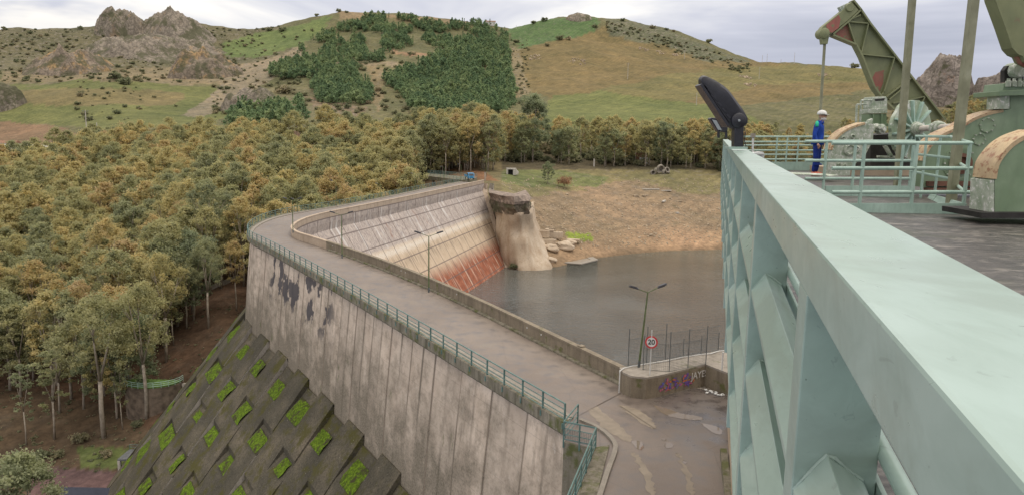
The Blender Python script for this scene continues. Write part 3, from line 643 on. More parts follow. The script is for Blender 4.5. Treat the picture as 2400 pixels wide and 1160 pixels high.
# sloping buttress strips with mossy pockets, one part per strip
BAT = .78; TOE = -43.0; PER = 8.5
def frame_at(s):
    p = np.array([np.interp(s, OS, OUT[:, 0]), np.interp(s, OS, OUT[:, 1])]); nn = np.array([np.interp(s, OS, ON[:, 0]), np.interp(s, OS, ON[:, 1])]); nn /= np.linalg.norm(nn)
    return p, nn, np.array([-nn[1], nn[0]]) * -1
def rnd_skip(f, nx, ny, i, j):
    r, c = divmod(f[0], nx); rr = random.Random(i * 31 + j * 7); a, b_, w0, w1 = rr.random(), rr.random(), rr.choice((0, 0, 1)), rr.choice((0, 0, 1, 2)); return c < w0 or c >= nx - 1 - w1 or (a < .3 and r == 0) or (b_ < .3 and r == ny - 2)
ns = int(205 / 4.45)
for i in range(ns):
    sa, sb = i * 4.45 + .05, (i + 1) * 4.45 - .05
    if i % 2: dz0 = 0.0
    else: dz0 = -1.2
    st = MB(); mo = MB(); ledges = []
    (pa, na, _), (pb, nb, _) = frame_at(sa), frame_at(sb)
    up = (.10 if i % 2 else .0) + random.uniform(0, .10)                      # alternate strips stand a little proud
    def pt(side, d, z, inset=0.0):
        p, nn = (pa, na) if side == 0 else (pb, nb)
        p = p * (1 - inset) + (pb if side == 0 else pa) * inset; nn = nn * (1 - inset) + (nb if side == 0 else na) * inset
        return np.array([p[0] + nn[0] * d, p[1] + nn[1] * d, z])
    ztop = WB + .2 if i % 2 else WB - 2.3
    def dline(z): return .85 + (WB - z) * BAT + up    # slope surface
    # pockets: vertical face then gently falling mossy ledge
    first = (WB - 4.0) if not (i % 2) else (WB - 4.0 - PER / 2)
    zs = [ztop]; k = 0; faces = []
    prof = [(dline(ztop), ztop)] if i % 2 else []
    if not (i % 2):                                # pocket right against the wall
        z0 = WB - .7; prof = [(.95, z0), (dline(z0 - .9) - .5, z0 - .9), (dline(z0 - 2.7), z0 - 2.7)]; faces.append(1); zc_ = z0 - 2.7
    else: zc_ = ztop
    nxt = (WB - .8 if not (i % 2) else WB - .8 + PER / 2) - PER
    while nxt > TOE:
        prof.append((dline(nxt), nxt))                       # end of the block above
        L = .9; zl = nxt - .75
        prof.append((dline(nxt) + .02, zl))                  # vertical end face
        faces.append(len(prof) - 1)
        d2 = dline(zl) + .35; z2 = zl - 1.75; d2 = dline(z2)
        prof.append((d2, z2)); nxt = z2 - (PER - 2.5)
    prof.append((dline(TOE), TOE))
    for j in range(len(prof) - 1):
        (d0, z0), (d1, z1) = prof[j], prof[j + 1]
        tgt = st
        a, b_, c_, e_ = pt(0, d0, z0), pt(1, d0, z0), pt(1, d1, z1), pt(0, d1, z1)
        st.add([a, b_, c_, e_], [(0, 1, 2, 3)])
        if j in faces:
            nn = np.array([na[0] * .5, na[1] * .5, .85]) * .05; ins = .04
            g0, g1 = prof[j], prof[j + 1]; nx = 7; ny = 5; vs = []
            for yy in range(ny):
                t = yy / (ny - 1); d = g0[0] * (1 - t) + g1[0] * t; z = g0[1] * (1 - t) + g1[1] * t
                for xx in range(nx):
                    f = xx / (nx - 1); edge = min(xx, nx - 1 - xx, yy, ny - 1 - yy) > 0; 
                    ff = .05 + .9 * f + random.uniform(-.03, .03); q = pt(0, d, z, ff) if ff <= 1 else pt(1, d, z)
                    vs.append(q + nn + np.array([0, 0, (.16 + random.uniform(-.06, .12)) if edge else .01]))
            fs = [(r * nx + c, r * nx + c + 1, (r + 1) * nx + c + 1, (r + 1) * nx + c) for r in range(ny - 1) for c in range(nx - 1)]
            fs = [f for f in fs if not (rnd_skip(f, nx, ny, i, j))]; mo.add(vs, fs); ledges.append(mo); mo = MB()
    # sides
    for side in (0, 1):
        for j in range(len(prof) - 1):
            (d0, z0), (d1, z1) = prof[j], prof[j + 1]
            if abs(z0 - z1) < .01: continue
            st.add([pt(side, d0, z0), pt(side, d1, z1), pt(side, max(d1 - 4.5, .4), z1 - 2.0), pt(side, max(d0 - 4.5, .4), z0 - 2.0)], [(0, 1, 2, 3)], 1 if random.random() < .3 else 0)
    if i % 2:                                      # top end of the strip lies against the wall
        st.add([pt(0, dline(ztop), ztop), pt(1, dline(ztop), ztop), pt(1, .0, ztop - .05), pt(0, .0, ztop - .05)], [(0, 1, 2, 3)])
    so_b = st.build('buttress_strip', [MT['slab'], MT['conc']], dam)
    for lm in ledges: lm.build('moss_patch', MT['moss'], so_b, smooth=True)
# upstream face
wl = MB(); rings = []; uvr = []
i0 = 0
for k_, (p, nn, s) in enumerate(zip(INN, IN_, IS)):
    zs = [.1, -.9, -2.2, -3.2, -6, -9, -12, -15, -18, -21, -25, -32, -44]
    t = max(0.0, (s - (IS[-1] - 24)) / 24.0)
    r = []; uu = []
    for z in zs:
        d = .42 if z > -1.5 else (.30 + max(0, -z - 2.2) * .60 if z < -2.2 else .2)
        if z == -2.2: d = .25
        r.append((p[0] + nn[0] * d, p[1] + nn[1] * d, z)); uu.append((s, -z * 1.15))
    rings.append(r); uvr.append(uu)
# the face ends on an oblique joint with the abutment: trim columns near the end, deeper rows end earlier
T_end = nrm(INN[-3:], False)[0]; tdir = INN[-1] - INN[-3]; tdir /= np.linalg.norm(tdir)
for k_, s in enumerate(IS):
    for j, z in enumerate([.1, -.9, -2.2, -3.2, -6, -9, -12, -15, -18, -21, -25, -32, -44]):
        cut = max(0, -z - 1) * .86
        lim = IS[-1] - cut
        if s > lim:
            x, y, zz_ = rings[k_][j]; dlt = s - lim; rings[k_][j] = (x - tdir[0] * dlt, y - tdir[1] * dlt, zz_); uvr[k_][j] = (lim, uvr[k_][j][1])
strip(wl, rings, 0, uvr)
wl.build('upstream_face', MT['upstream'], dam)
# parapets: near leg weathered brown, far leg pale
def cut(P, N, S, a, b): k_ = (S >= a) & (S <= b); return P[k_], N[k_], S[k_]
sp = 62
P1, N1, S1 = cut(INN, IN_, IS, 0, sp); P2, N2, S2 = cut(INN, IN_, IS, sp - 1.2, 1e9)
PRO = [(0, -.02), (0, .95), (-.04, .96), (-.04, 1.12), (.40, 1.12), (.40, .96), (.36, .95), (.36, -.9), (.30, -.9)]
sweep(P1, N1, PRO).build('parapet', MT['parapet'], dam); sweep(P2, N2, PRO).build('parapet', MT['farparapet'], dam)
gk = MB(); sweep(P1[:-1], N1[:-1], [(-.28, .02), (-.26, .14), (-.02, .18), (-.02, .02)], mb=gk); gk.build('parapet_base', MT['cornice'], dam)
# small raised pier and pilaster on the near parapet
pm = MB(); pp = atz(1370, 845, 0); pm.box((5.0 , 50.3, .62), .22, .2, .60, [(math.cos(-1.02), math.sin(-1.02), 0), (-math.sin(-1.02), math.cos(-1.02), 0), (0, 0, 1)]); pm.build('pilaster', MT['parapet'], dam)
# ladder rung brackets / small white reflectors on the parapet
for xy in ((895, 642), (868, 647), (1192, 794), (1185, 782), (1000, 702), (720, 582)):
    q = MB(); c = atz(*xy, .6); kk = np.argmin(np.hypot(INN[:, 0] - c[0], INN[:, 1] - c[1])); c = INN[kk]; nn = IN_[kk]
    q.lathe((c[0] - nn[0] * .03, c[1] - nn[1] * .03, .72), (nn[0], nn[1], 0), [(0, .06), (.05, .06)], 10); q.build('reflector', MT['white'], dam)

# ------------------------------------------------------------ railing on the downstream edge
rl = thing('guard_railing', 'long blue-green metal railing along the outer edge of the dam road', 'railing', (OUT[0][0], OUT[0][1], .1))
Pr = OUT - ON * .02
for zr, rr in ((1.12, .045), (.78, .028), (.47, .028), (.2, .028)):
    mbt = MB(); mbt.tube([(p[0], p[1], zr) for p in Pr], rr, 6); mbt.build('rail', MT['damrail'], rl)
posts = []; sp_ = 0
while sp_ < OS[-1] - 1: posts.append(sp_); sp_ += 2.25
extra = MB()
for i, s in enumerate(posts):
    p, nn, tt_ = frame_at(s); q = MB() if i < 98 else extra
    q.box((p[0], p[1], .42), .035, .05, .73, [(tt_[0], tt_[1], 0), (nn[0], nn[1], 0), (0, 0, 1)])
    q.box((p[0] + nn[0] * .14, p[1] + nn[1] * .14, -.15), .05, .03, .16, [(tt_[0], tt_[1], 0), (nn[0], nn[1], 0), (0, 0, 1)])
    if i < 98: q.build('post', MT['damrail'], rl)
o = extra.build('post', MT['damrail'], rl); o['kind'] = 'stuff'
# railing of the near end: returns round the corner and runs down beside the road
c0 = atz(1355, 947, 1.12); c1 = atz(1322, 987, 1.12); c2 = atz(1397, 1002, 1.12); c3 = atz(1335, 1150, 1.12); c4 = c3 + (c3 - c2) * .8
OB = (OUT[0][0], OUT[0][1])
er = thing('end_railing', 'blue-green railing with wire mesh turning the corner at the near end of the dam', 'railing', (c1[0], c1[1], 0))
path = [np.array([OB[0], OB[1], 1.12]), c0, c1, c2, c3, c4]
path = path[1:]
for dz, rr in ((0, .045), (-.36, .03), (-.68, .03), (-.95, .03)):
    q = MB(); q.tube([p + np.array([0, 0, dz]) for p in path], rr, 6); q.build('rail', MT['damrail'], er)
for a, b, n in ((c0, c1, 1), (c1, c2, 2), (c2, c3, 5), (c3, c4, 3)):
    for i in range(n):
        p = a + (b - a) * i / n; q = MB(); q.box((p[0], p[1], .42), .04, .05, .72); q.build('post', MT['damrail'], er)
ms = MB()
for i in range(18):
    p = c1 + (c2 - c1) * i / 18; ms.tube([(p[0], p[1], .12), (p[0], p[1], .75)], .008, 4)
for j in range(9):
    ms.tube([c1 * [1, 1, 0] + [0, 0, .12 + j * .08], c2 * [1, 1, 0] + [0, 0, .12 + j * .08]], .008, 4)
ms.build('wire_mesh', MT['greypost'], er)
# near end of the dam: abutment block, junction road, raised side platform
g0 = c1 * [1, 1, 0]; g1 = c2 * [1, 1, 0]; g3 = c4 * [1, 1, 0]
ab = thing('abutment_wall', 'dark mossy concrete side wall under the corner railing at the near end', 'wall', (g1[0], g1[1], -40))
q = MB(); q.prism([(g0[0], g0[1], -.02), (g1[0] , g1[1], -.02), (g3[0], g3[1], -.02), (g3[0] + 6, g3[1], -.02), (g1[0] + 5, g1[1] + 2, -.02), (g0[0] + 2.0, g0[1] + 3.5, -.02)], (0, 0, -42))
q.build('retaining_face', MT['cornice'], ab)
jr = MB(); near = [(g0[0] + .1, g0[1] + .1), (OUT[0][0], OUT[0][1]), (INN[0][0], INN[0][1]), (8.0, 44.6), (9.6, 43.9), (11.9, 45.4), (14.6, 43.6), (24, 40), (26, 5), (1.5, 5), (g3[0] + .7, g3[1]), (g1[0] + .5, g1[1] - .3), (g1[0], g1[1])]
jr.add([(x, y, -.006) for x, y in near], [tuple(range(len(near)))]); tag(jr.build('road', MT['road']), kind='structure')
fw = MB(); fp = [(g1[0], g1[1]), (atz(1428, 1045, 0)[0], atz(1428, 1045, 0)[1]), (atz(1400, 1160, 0)[0], atz(1400, 1160, 0)[1]), (g3[0] + .3, g3[1])]
fw.prism([(x, y, -.02) for x, y in fp], (0, 0, .1)); tag(fw.build('pavement', MT['cornice']), kind='structure')
k2 = MB(); kp = smooth([atz(1360, 985, 0)[:2], atz(1405, 1003, 0)[:2], atz(1440, 1035, 0)[:2], atz(1444, 1055, 0)[:2], atz(1426, 1100, 0)[:2], atz(1405, 1165, 0)[:2], atz(1380, 1240, 0)[:2]], 2)
sweep(kp, nrm(kp), [(-.12, -.01), (-.12, .12), (.12, .12), (.12, -.01)], mb=k2); tag(k2.build('kerb', MT['kerb']), kind='structure')
# dried mud tracks and puddles on the junction
def blob(pts, z, name, m, jit=.12):
    P_ = smooth([atz(x, y, 0)[:2] for x, y in pts] + [atz(*pts[0], 0)[:2]], 3)[:-1]; q = MB()
    P_ = P_ + (np.random.default_rng(len(pts)).random(P_.shape) - .5) * jit
    q.add([(p[0], p[1], z) for p in P_], [tuple(range(len(P_)))]); return tag(q.build(name, m), kind='structure')
blob([(1360, 940), (1385, 940), (1440, 985), (1480, 1020), (1478, 1040), (1440, 1020), (1395, 985)], .004, 'mud_track', MT['mud'], .2)
blob([(1480, 1060), (1500, 1065), (1530, 1120), (1540, 1165), (1522, 1165), (1505, 1110)], .004, 'mud_track', MT['mud'], .2)
blob([(1585, 1060), (1600, 1070), (1622, 1120), (1632, 1165), (1615, 1165), (1603, 1110)], .004, 'mud_track', MT['mud'], .2)
blob([(1450, 948), (1500, 958), (1530, 985), (1542, 1005), (1520, 1003), (1470, 968)], .004, 'mud_track', MT['mud'], .2)
for pts in ([(1530, 948), (1560, 955), (1600, 970), (1645, 975), (1648, 985), (1600, 982), (1555, 972)], [(1478, 1034), (1500, 1030), (1511, 1045), (1505, 1056), (1490, 1050)],
            [(1556, 1038), (1575, 1035), (1581, 1046), (1566, 1052), (1557, 1047)], [(1550, 1028), (1564, 1027), (1562, 1032), (1551, 1032)], [(1598, 1080), (1608, 1079), (1612, 1086), (1602, 1087)],
            [(1640, 990), (1690, 1000), (1695, 1020), (1670, 1015)]):
    blob(pts, .006, 'puddle', MT['puddle'], .06)
# ------------------------------------------------------------ green steel girder of the service bridge
bd = ray(1684, 316) * [1, 1, 0]; bd /= np.linalg.norm(bd); br = np.array([bd[1], -bd[0], 0]); ZV = np.array([0, 0, 1.0])
def G(s, a, h): return CAM + bd * s + br * a - ZV * h
gd = thing('steel_girder', 'long light-green steel bridge girder with a wide wet top flange, ribbed outer face', 'girder', G(2, .4, 3.1))
def gbox(mb, s0, s1, a0, a1, h0, h1): mb.box((G(s0, a0, h0) + G(s1, a1, h1)) / 2, abs(s1 - s0) / 2, abs(a1 - a0) / 2, abs(h1 - h0) / 2, (bd, br, ZV))
q = MB()
for s0, s1 in ((-1.5, 11.42), (11.44, 24.0), (24.02, 45)): gbox(q, s0, s1, .26, .56, .28, .434)
q.build('top_flange', MT['bridge'], gd, bevel=.008)
for k in range(16):
    s = 2.16 + 2.87 * k - (2.87 if k == 15 else 0)
    if k == 15: s = -.71
    q = MB(); gbox(q, s, s + .2, .263, .484, .435, 3.10); q.build('post', MT['bridge'], gd, bevel=.004)
for h in (1.01, 1.59, 2.17, 2.75):
    q = MB()
    for k in range(-1, 15):
        s0 = 2.16 + 2.87 * k + .203; s1 = s0 + 2.664
        # folded plate: rises inward from the outer edge to a ridge, then falls to the web
        q.prism([G(s0, a_, h_) for a_, h_ in ((.268, h), (.35, h - .118), (.452, h - .05), (.452, h + .01), (.35, h - .06), (.268, h + .03))], bd * (s1 - s0))
    q.build('ledge', MT['bridge'], gd, bevel=.003)
q = MB(); gbox(q, -1.4, 45, .486, .50, .96, 3.08); q.build('web_plate', MT['bridge'], gd)
for h in (.60, .74, .88):
    q = MB(); q.tube([G(-1.2, .505, h), G(20, .505, h), G(45, .505, h)], .024, 12); q.build('guard_pipe', MT['bridge'], gd, smooth='auto')
wr = random.Random(2)
for k in range(6):
    s = 2.16 + 2.87 * k
    for h in (1.01, 1.59, 2.17, 2.75):
        q = MB(); q.tube([G(s - .003 + wr.uniform(-.003, .003), .27 + j * .020, h - .002 - (j * .0285 if j < 5 else .118 - (j - 4) * .0136) + wr.uniform(-.003, .003)) for j in range(10)], [wr.uniform(.005, .010) for _ in range(10)], 6); q.build('weld_seam', MT['bridge'], gd)
    q = MB(); q.tube([G(s - .003, .27 + j * .021, .437) for j in range(10)], [wr.uniform(.004, .008) for _ in range(10)], 6); q.build('weld_seam', MT['bridge'], gd)
# deck
dk = MB(); DK = 1.1
dk.prism([G(-3, .52, DK), G(26.2, .52, DK), G(25.0, 12.5, DK), G(-3, 12.5, DK)], (0, 0, -.35)); tag(dk.build('bridge_deck', MT['deck']), kind='structure')
tw = thing('bridge_tower', 'pale brown concrete tower base carrying the green bridge beside the road', 'tower', (atz(1708, 1100, 0)[0] + 3, 34, 0))
w0, w1 = atz(1716, 1230, 0), atz(1704, 985, 0); q = MB()
q.prism([(w0[0], w0[1], -.02), (w1[0], w1[1], -.02), (w1[0] + 9, w1[1] + 2, -.02), (w0[0] + 9, w0[1], -.02)], (0, 0, 11.9)); q.build('shaft_wall', MT['tancon'], tw)
q = MB(); q.prism([(w0[0] - .45, w0[1] - 1, 0), (w0[0] - .45 + (w1[0] - w0[0]) * .6, w0[1] + (w1[1] - w0[1]) * .6, 0), (w0[0] - .12 + (w1[0] - w0[0]) * .6, w0[1] + (w1[1] - w0[1]) * .6, 0), (w0[0] - .1, w0[1] - 1, 0)], (0, 0, .35)); q.build('plinth', MT['cornice'], tw)

# ------------------------------------------------------------ things on the deck, surveyed at their own depth
def ap(x, y, Yd):
    d = ray(x, y); return CAM + d * (Yd / d[1])
def dz(x, Yd, h=DK):
    p = ap(x, 400, Yd); return np.array([p[0], Yd, CAM[2] - h])
def outline(mb, pts, Yd, depth, m=0): mb.prism([ap(x, y, Yd) for x, y in pts], (0, depth, 0), m)
def bar(mb, p, q_, Yd, w=.05, d=.2, m=0, dy=0): 
    a, b = ap(*p, Yd), ap(*q_, Yd); a[1] += dy; b[1] += dy; mb.beam(a, b, d, w, up=np.cross(b - a, (0, 1, 0)), m=m)
# floodlights
def puff(mb, pts, Yd, depth, sh=.82, tilt=(0, 0)):
    sp_ = smooth(list(pts) + [pts[0]], 2)[1:]; pts = [tuple(p) for p in sp_]
    c = np.mean([ap(x, y, Yd) for x, y in pts], 0); P_ = [ap(x, y, Yd) for x, y in pts]; n = len(P_); vs = []
    lay = ((0, sh * .9), (.12, .95), (.35, 1), (.7, .97), (1, sh * .8))
    for t, s in lay: vs += [c + (p - c) * s + np.array([0, (t - .3) * depth, 0]) for p in P_]
    fs = [tuple(range(n))[::-1], tuple(range(4 * n, 5 * n))]
    for L in range(4): fs += [(L * n + i, L * n + (i + 1) % n, (L + 1) * n + (i + 1) % n, (L + 1) * n + i) for i in range(n)]
    mb.add(vs, fs)
YF = 13.4
fl = thing('floodlight', 'big black tilted floodlight with curved back on the green girder', 'floodlight', ap(1731, 350, YF))
q = MB(); puff(q, [(1640, 196), (1639, 184), (1644, 178), (1654, 178), (1677, 189), (1703, 207), (1724, 235), (1745, 264), (1756, 286), (1745, 299), (1722, 308), (1703, 296), (1680, 262), (1654, 223)], YF, .34); q.build('housing', MT['black'], fl, smooth='auto')
q = MB(); 
for k in range(7):
    t = k / 6; outline(q, [(1652 + 60 * t, 200 + 84 * t), (1656 + 60 * t, 198 + 84 * t), (1662 + 62 * t, 206 + 84 * t), (1658 + 62 * t, 208 + 84 * t)], YF - .115, .02)
q.build('cooling_fin', MT['black'], fl)
q = MB(); outline(q, [(1641, 200), (1646, 196), (1710, 293), (1706, 299)], YF - .13, .4); q.build('front_rim', MT['black'], fl)
q = MB(); q.lathe(ap(1733, 283, YF - .16), (0, 1, 0), [(0, .10), (.02, .13), (.1, .135)], 24); q.build('pivot', MT['black'], fl, smooth='auto')
q = MB(); q.lathe(ap(1733, 283, YF - .175), (0, 1, 0), [(0, .02), (.02, .025)], 10); q.build('bolt', MT['glass'], fl)
q = MB(); outline(q, [(1722, 298), (1744, 294), (1742, 347), (1721, 347)], YF - .1, .2); q.build('bracket', MT['black'], fl, bevel=.01)
q = MB(); outline(q, [(1709, 345), (1753, 345), (1753, 350), (1709, 350)], YF - .2, .3); q.build('base_plate', MT['bridge'], fl)
q = MB(); q.tube([ap(1745, 300, YF), ap(1747, 316, YF - .05), ap(1744, 328, YF), ap(1749, 345, YF)], .008, 6); q.build('cable', MT['black'], fl)
Y2 = 19.0
f2 = thing('floodlight', 'small square black floodlight with glass front behind the big one', 'floodlight', ap(1690, 322, Y2))
q = MB(); outline(q, [(1664, 279), (1668, 276), (1697, 279), (1706, 300), (1705, 312), (1683, 308)], Y2, .28); q.build('housing', MT['black'], f2, bevel=.02)
q = MB(); outline(q, [(1669, 281), (1679, 283), (1692, 306), (1683, 305)], Y2 - .012, .01); q.build('glass', MT['glass'], f2)
q = MB(); outline(q, [(1682, 304), (1687, 304), (1687, 324), (1682, 324)], Y2, .05); outline(q, [(1700, 308), (1705, 308), (1705, 324), (1700, 324)], Y2, .05); q.build('bracket', MT['black'], f2)
jb = thing('junction_box', 'small white box on the deck edge behind the big floodlight', 'box', ap(1778, 378, 15.5))
q = MB(); outline(q, [(1762, 361), (1788, 359), (1792, 364), (1791, 376), (1770, 378)], 15.5, .25); q.build('casing', MT['white'], jb, bevel=.01)
q = MB(); outline(q, [(1760, 359), (1789, 357), (1793, 362), (1764, 364)], 15.45, .32); q.build('lid', MT['white'], jb)
cp = thing('capped_post', 'thin white post with square cap in front of the far deck railing', 'post', dz(1763, 23.2))
q = MB(); q.beam(dz(1763, 23.2), ap(1765, 320, 23.2), .05, .05); q.build('shaft', MT['white'], cp)
q = MB(); q.box(ap(1765, 318, 23.2), .06, .06, .06); q.build('cap', MT['kerb'], cp)

# railings
def fence(name, label, Yd, x0, x1, ytop, rows, postx, toe=None, depth=0, r=.028, group=None):
    t = thing(name, label, 'railing', dz((x0 + x1) / 2, Yd))
    for y in rows: q = MB(); q.tube([ap(x0, y, Yd), ap(x1, y, Yd)], r, 8); q.build('rail', MT['rail'], t, smooth='auto')
    for x in postx:
        q = MB(); a = ap(x, rows[0] + 1, Yd); q.tube([(a[0], Yd, a[2]), (a[0], Yd, CAM[2] - DK)], r, 8); q.build('post', MT['rail'], t, smooth='auto')
    if toe:
        q = MB(); q.prism([ap(toe[0], toe[2], Yd - .02), ap(toe[1], toe[2], Yd - .02), (ap(toe[1], toe[3], Yd)[0], Yd - .02, CAM[2] - DK), (ap(toe[0], toe[3], Yd)[0], Yd - .02, CAM[2] - DK)], (0, .03, 0)); q.build('toe_board', MT['rail'], t)
    return t
f1 = fence('platform_railing', 'front light-green pipe railing with wide toe board on the deck', 10.9, 1950, 2278, 335, (336, 395, 451), (2274, 2150, 2027), (1985, 2262, 477, 505))
q = MB(); q.tube([ap(2278, 336, 10.9), ap(2228, 321, 13.6), ap(2145, 320, 13.9)], .024, 8); q.build('rail', MT['rail'], f1)
q = MB(); q.tube([ap(2262, 451, 10.9), ap(2225, 419, 13.6), ap(2133, 401, 13.9)], .024, 8); q.build('rail', MT['rail'], f1)
q = MB(); q.tube([ap(2268, 395, 10.9), ap(2230, 371, 13.6), ap(2140, 361, 13.9)], .024, 8); q.build('rail', MT['rail'], f1)
q = MB(); q.prism([ap(2262, 478, 10.92), ap(2180, 455, 13.8), dz(2180, 13.8), dz(2262, 10.92)], (.03, 0, 0)); q.build('toe_board', MT['rail'], f1)
f3 = fence('platform_railing', 'rear light-green pipe railing crossing behind the front one', 13.9, 1887, 2145, 331, (332, 377, 419), (2142, 2118, 2006, 1938), (1935, 2130, 436, 446))
for x in (2172, 2205):
    q = MB(); a = ap(x, 321, 13.8); q.tube([a, (a[0], a[1], 14.9)], .024, 8); q.build('post', MT['rail'], f3)
f4 = fence('platform_railing', 'low light-green pipe railing across the far end of the deck', 24.0, 1744, 2010, 321, (321, 333, 341, 353, 363, 374), (1766, 1822, 1846, 1872, 1925, 1975), (1792, 2010, 380, 392))
q = MB(); q.prism([ap(1850, 404, 19), ap(1930, 407, 19), ap(1930, 411, 18.6), ap(1850, 408, 18.6)], (0, 0, -.02)); q.prism([ap(1930, 407, 19), ap(1965, 411, 18.4), ap(1940, 413, 18)], (0, 0, -.02))
gp = tag(q.build('floor_grating', MT['crust']), 'flat wet metal cover plate on the deck by the person', 'cover plate')
# tall poles
for (xt, yt, xb, yb, Yd, wd, lab) in ((2143, -60, 2106, 436, 15.0, .115, 'tall thin square green pole standing left of the casing'), (2289, -60, 2237, 476, 12.0, .125, 'tall square green pole in front of the large casing')):
    t = thing('mast_pole', lab, 'pole', dz(xb, Yd)); q = MB(); b = dz(xb, Yd); a = ap(xt, yt, Yd); q.beam(b, a, wd, wd, up=(0, 1, 0)); q.build('shaft', MT['pole'], t, bevel=.01)
    q = MB(); q.box(b + [0, 0, .02], wd * .7, wd * .7, .02); q.build('base_plate', MT['rustiron'], t)
# gate-lifting lever
YL = 24.5
lv = thing('lifting_lever', 'tall slanted olive steel lever with faded red panels and hanging rod', 'gate lever', dz(2120, YL))
q = MB(); outline(q, [(1949, 84), (1986, 52), (2012, 26), (2035, 56), (2097, 136), (2166, 225), (2208, 280), (2150, 285), (2091, 256), (2058, 224), (2045, 204), (2018, 135), (2003, 106)], YL, .03); q.build('web', MT['olive'], lv)
q = MB(); outline(q, [(2052, 170), (2072, 165), (2070, 195), (2060, 220), (2050, 205), (2044, 185)], YL - .006, .004); q.build('red_patch', MT['olivered'], lv); q = MB(); outline(q, [(1953, 84), (1985, 58), (2001, 103)], YL - .006, .004); q.build('red_patch', MT['olivered'], lv)
for pts in ([(1996, 3), (2014, 25), (2035, 56), (2097, 136), (2166, 225), (2210, 282)], [(1949, 84), (2003, 106), (2018, 135), (2045, 204), (2060, 225), (2092, 258)], [(1949, 82), (1986, 51), (2014, 25)]):
    for a, b in zip(pts[:-1], pts[1:]):
        q = MB(); bar(q, a, b, YL, .05, .34, dy=.015); q.build('flange', MT['olive'], lv)
for a, b in (((1988, 52), (2034, 56)), ((1987, 53), (2004, 106)), ((2034, 57), (2017, 127)), ((2018, 128), (2096, 136)), ((2095, 137), (2070, 218)), ((2064, 223), (2072, 216)), ((2076, 228), (2134, 184)), ((2083, 234), (2120, 203)), ((2092, 243), (2166, 227)), ((2166, 228), (2145, 270)), ((1990, 48), (2016, 36))):
    q = MB(); bar(q, a, b, YL - .07, .035, .12); q.build('rib', MT['olive'], lv)
q = MB(); outline(q, [(1949, 80), (1930, 78), (1924, 70), (1930, 62), (1971, 29), (1996, 5), (2013, 25), (1986, 50)], YL - .14, .30); q.build('nose', [MT['olive']], lv, bevel=.01)
q = MB(); outline(q, [(1936, 60), (1966, 36), (1970, 46), (1966, 66), (1950, 78), (1940, 74)], YL - .15, .006); q.build('red_panel', MT['olivered'], lv)
q = MB(); outline(q, [(1968, 17), (1990, 7), (1993, 12), (1985, 22), (1974, 29)], YL - .1, .2); q.build('lug', MT['crust'], lv)
q = MB(); q.lathe(ap(1993, 18, YL - .2), (0, 1, 0), [(0, .12), (.1, .15), (.35, .15)], 16); q.build('pin', MT['olive'], lv, smooth='auto')
q = MB(); q.lathe(ap(1934, 78, YL - .2), (0, 1, 0), [(0, .11), (.03, .16), (.42, .16), (.45, .11)], 20); q.build('hinge', MT['olive'], lv, smooth='auto')
q = MB(); outline(q, [(1925, 84), (1944, 84), (1940, 104), (1928, 104)], YL - .1, .22); q.build('socket', MT['olive'], lv, bevel=.01)
q = MB(); q.tube([ap(1933, 100, YL), dz(1914, YL)], .045, 10); q.build('rod', MT['pole'], lv, smooth='auto')
# bearing block tower and wheel with its shaft
YB = 21.3
bt = thing('bearing_tower', 'crusty green bearing housing on a short column under the lever', 'machine', dz(2058, YB))
q = MB(); outline(q, [(2043, 228), (2077, 227), (2080, 232), (2080, 254), (2076, 258), (2045, 258), (2041, 253)], YB, .5); q.build('housing', MT['crust'], bt, bevel=.02)
q = MB(); outline(q, [(2050, 233), (2074, 231), (2073, 236), (2052, 238)], YB - .01, .02); q.build('slot', MT['metalvoid'], bt)
q = MB(); outline(q, [(2037, 256), (2080, 254), (2080, 266), (2036, 267)], YB - .05, .6); q.build('flange', MT['crust'], bt, bevel=.01)
q = MB(); outline(q, [(2036, 268), (2078, 267), (2078, 293), (2036, 294)], YB, .5); q.build('column', MT['sage'], bt)
for x in (2046, 2066): q = MB(); outline(q, [(x, 268), (x + 3, 268), (x + 3, 293), (x, 293)], YB - .06, .06); q.build('rib', MT['sage'], bt)
q = MB(); outline(q, [(2030, 292), (2082, 290), (2082, 297), (2030, 299)], YB - .08, .6); q.build('flange', MT['sage'], bt)
for xs in ([(2018, 236), (2043, 235)], [(2018, 236), (2016, 290)], [(2008, 246), (2006, 300)], [(2008, 246), (2032, 244)]):
    q = MB(); q.tube([ap(*xs[0], YB), ap(*xs[1], YB)], .03, 6); q.build('pipe', MT['crust'], bt)
YW = 20.8
wh = thing('ribbed_flywheel', 'round ribbed wheel crusted white with a thick shaft to the right', 'wheel', dz(2134, YW))
wc = ap(2133, 303, YW); wax = np.array([.42, -.907, 0]); wx_ = np.array([.907, .42, 0])
rim = [(0, .15)] + [(.02, .76), (.0, .80), (.06, .82), (.14, .81), (.16, .2)]
q = MB(); rng_ = random.Random(4); N_ = 48; vs = [wc - wax * .06, wc + wax * .06]
for k in range(N_):
    a = 2 * math.pi * k / N_; rr = .80 + rng_.uniform(-.025, .03); e = wx_ * math.cos(a) * rr + ZV * math.sin(a) * rr; vs += [wc + e - wax * .05, wc + e + wax * .05]
fs = []
for k in range(N_):
    a, b = 2 + 2 * k, 2 + 2 * ((k + 1) % N_); fs += [(0, a, b), (1, b + 1, a + 1), (a, a + 1, b + 1, b)]
q.add(vs, fs); q.build('disc', MT['crust2'], wh)
for k in range(12):
    a = 2 * math.pi * (k + .35) / 12; e = wx_ * math.cos(a) + ZV * math.sin(a); q = MB(); q.beam(wc + wax * .09 + e * .12, wc + wax * .08 + e * .78, .045, .13, up=wax); q.build('spoke', MT['rail'], wh)
q = MB(); q.lathe(wc, wax, [(0, .2), (.22, .2), (.24, .16), (.34, .15), (.36, .1)], 18); q.build('hub', MT['crust'], wh, smooth='auto')
se = ap(2262, 297, 16.2)
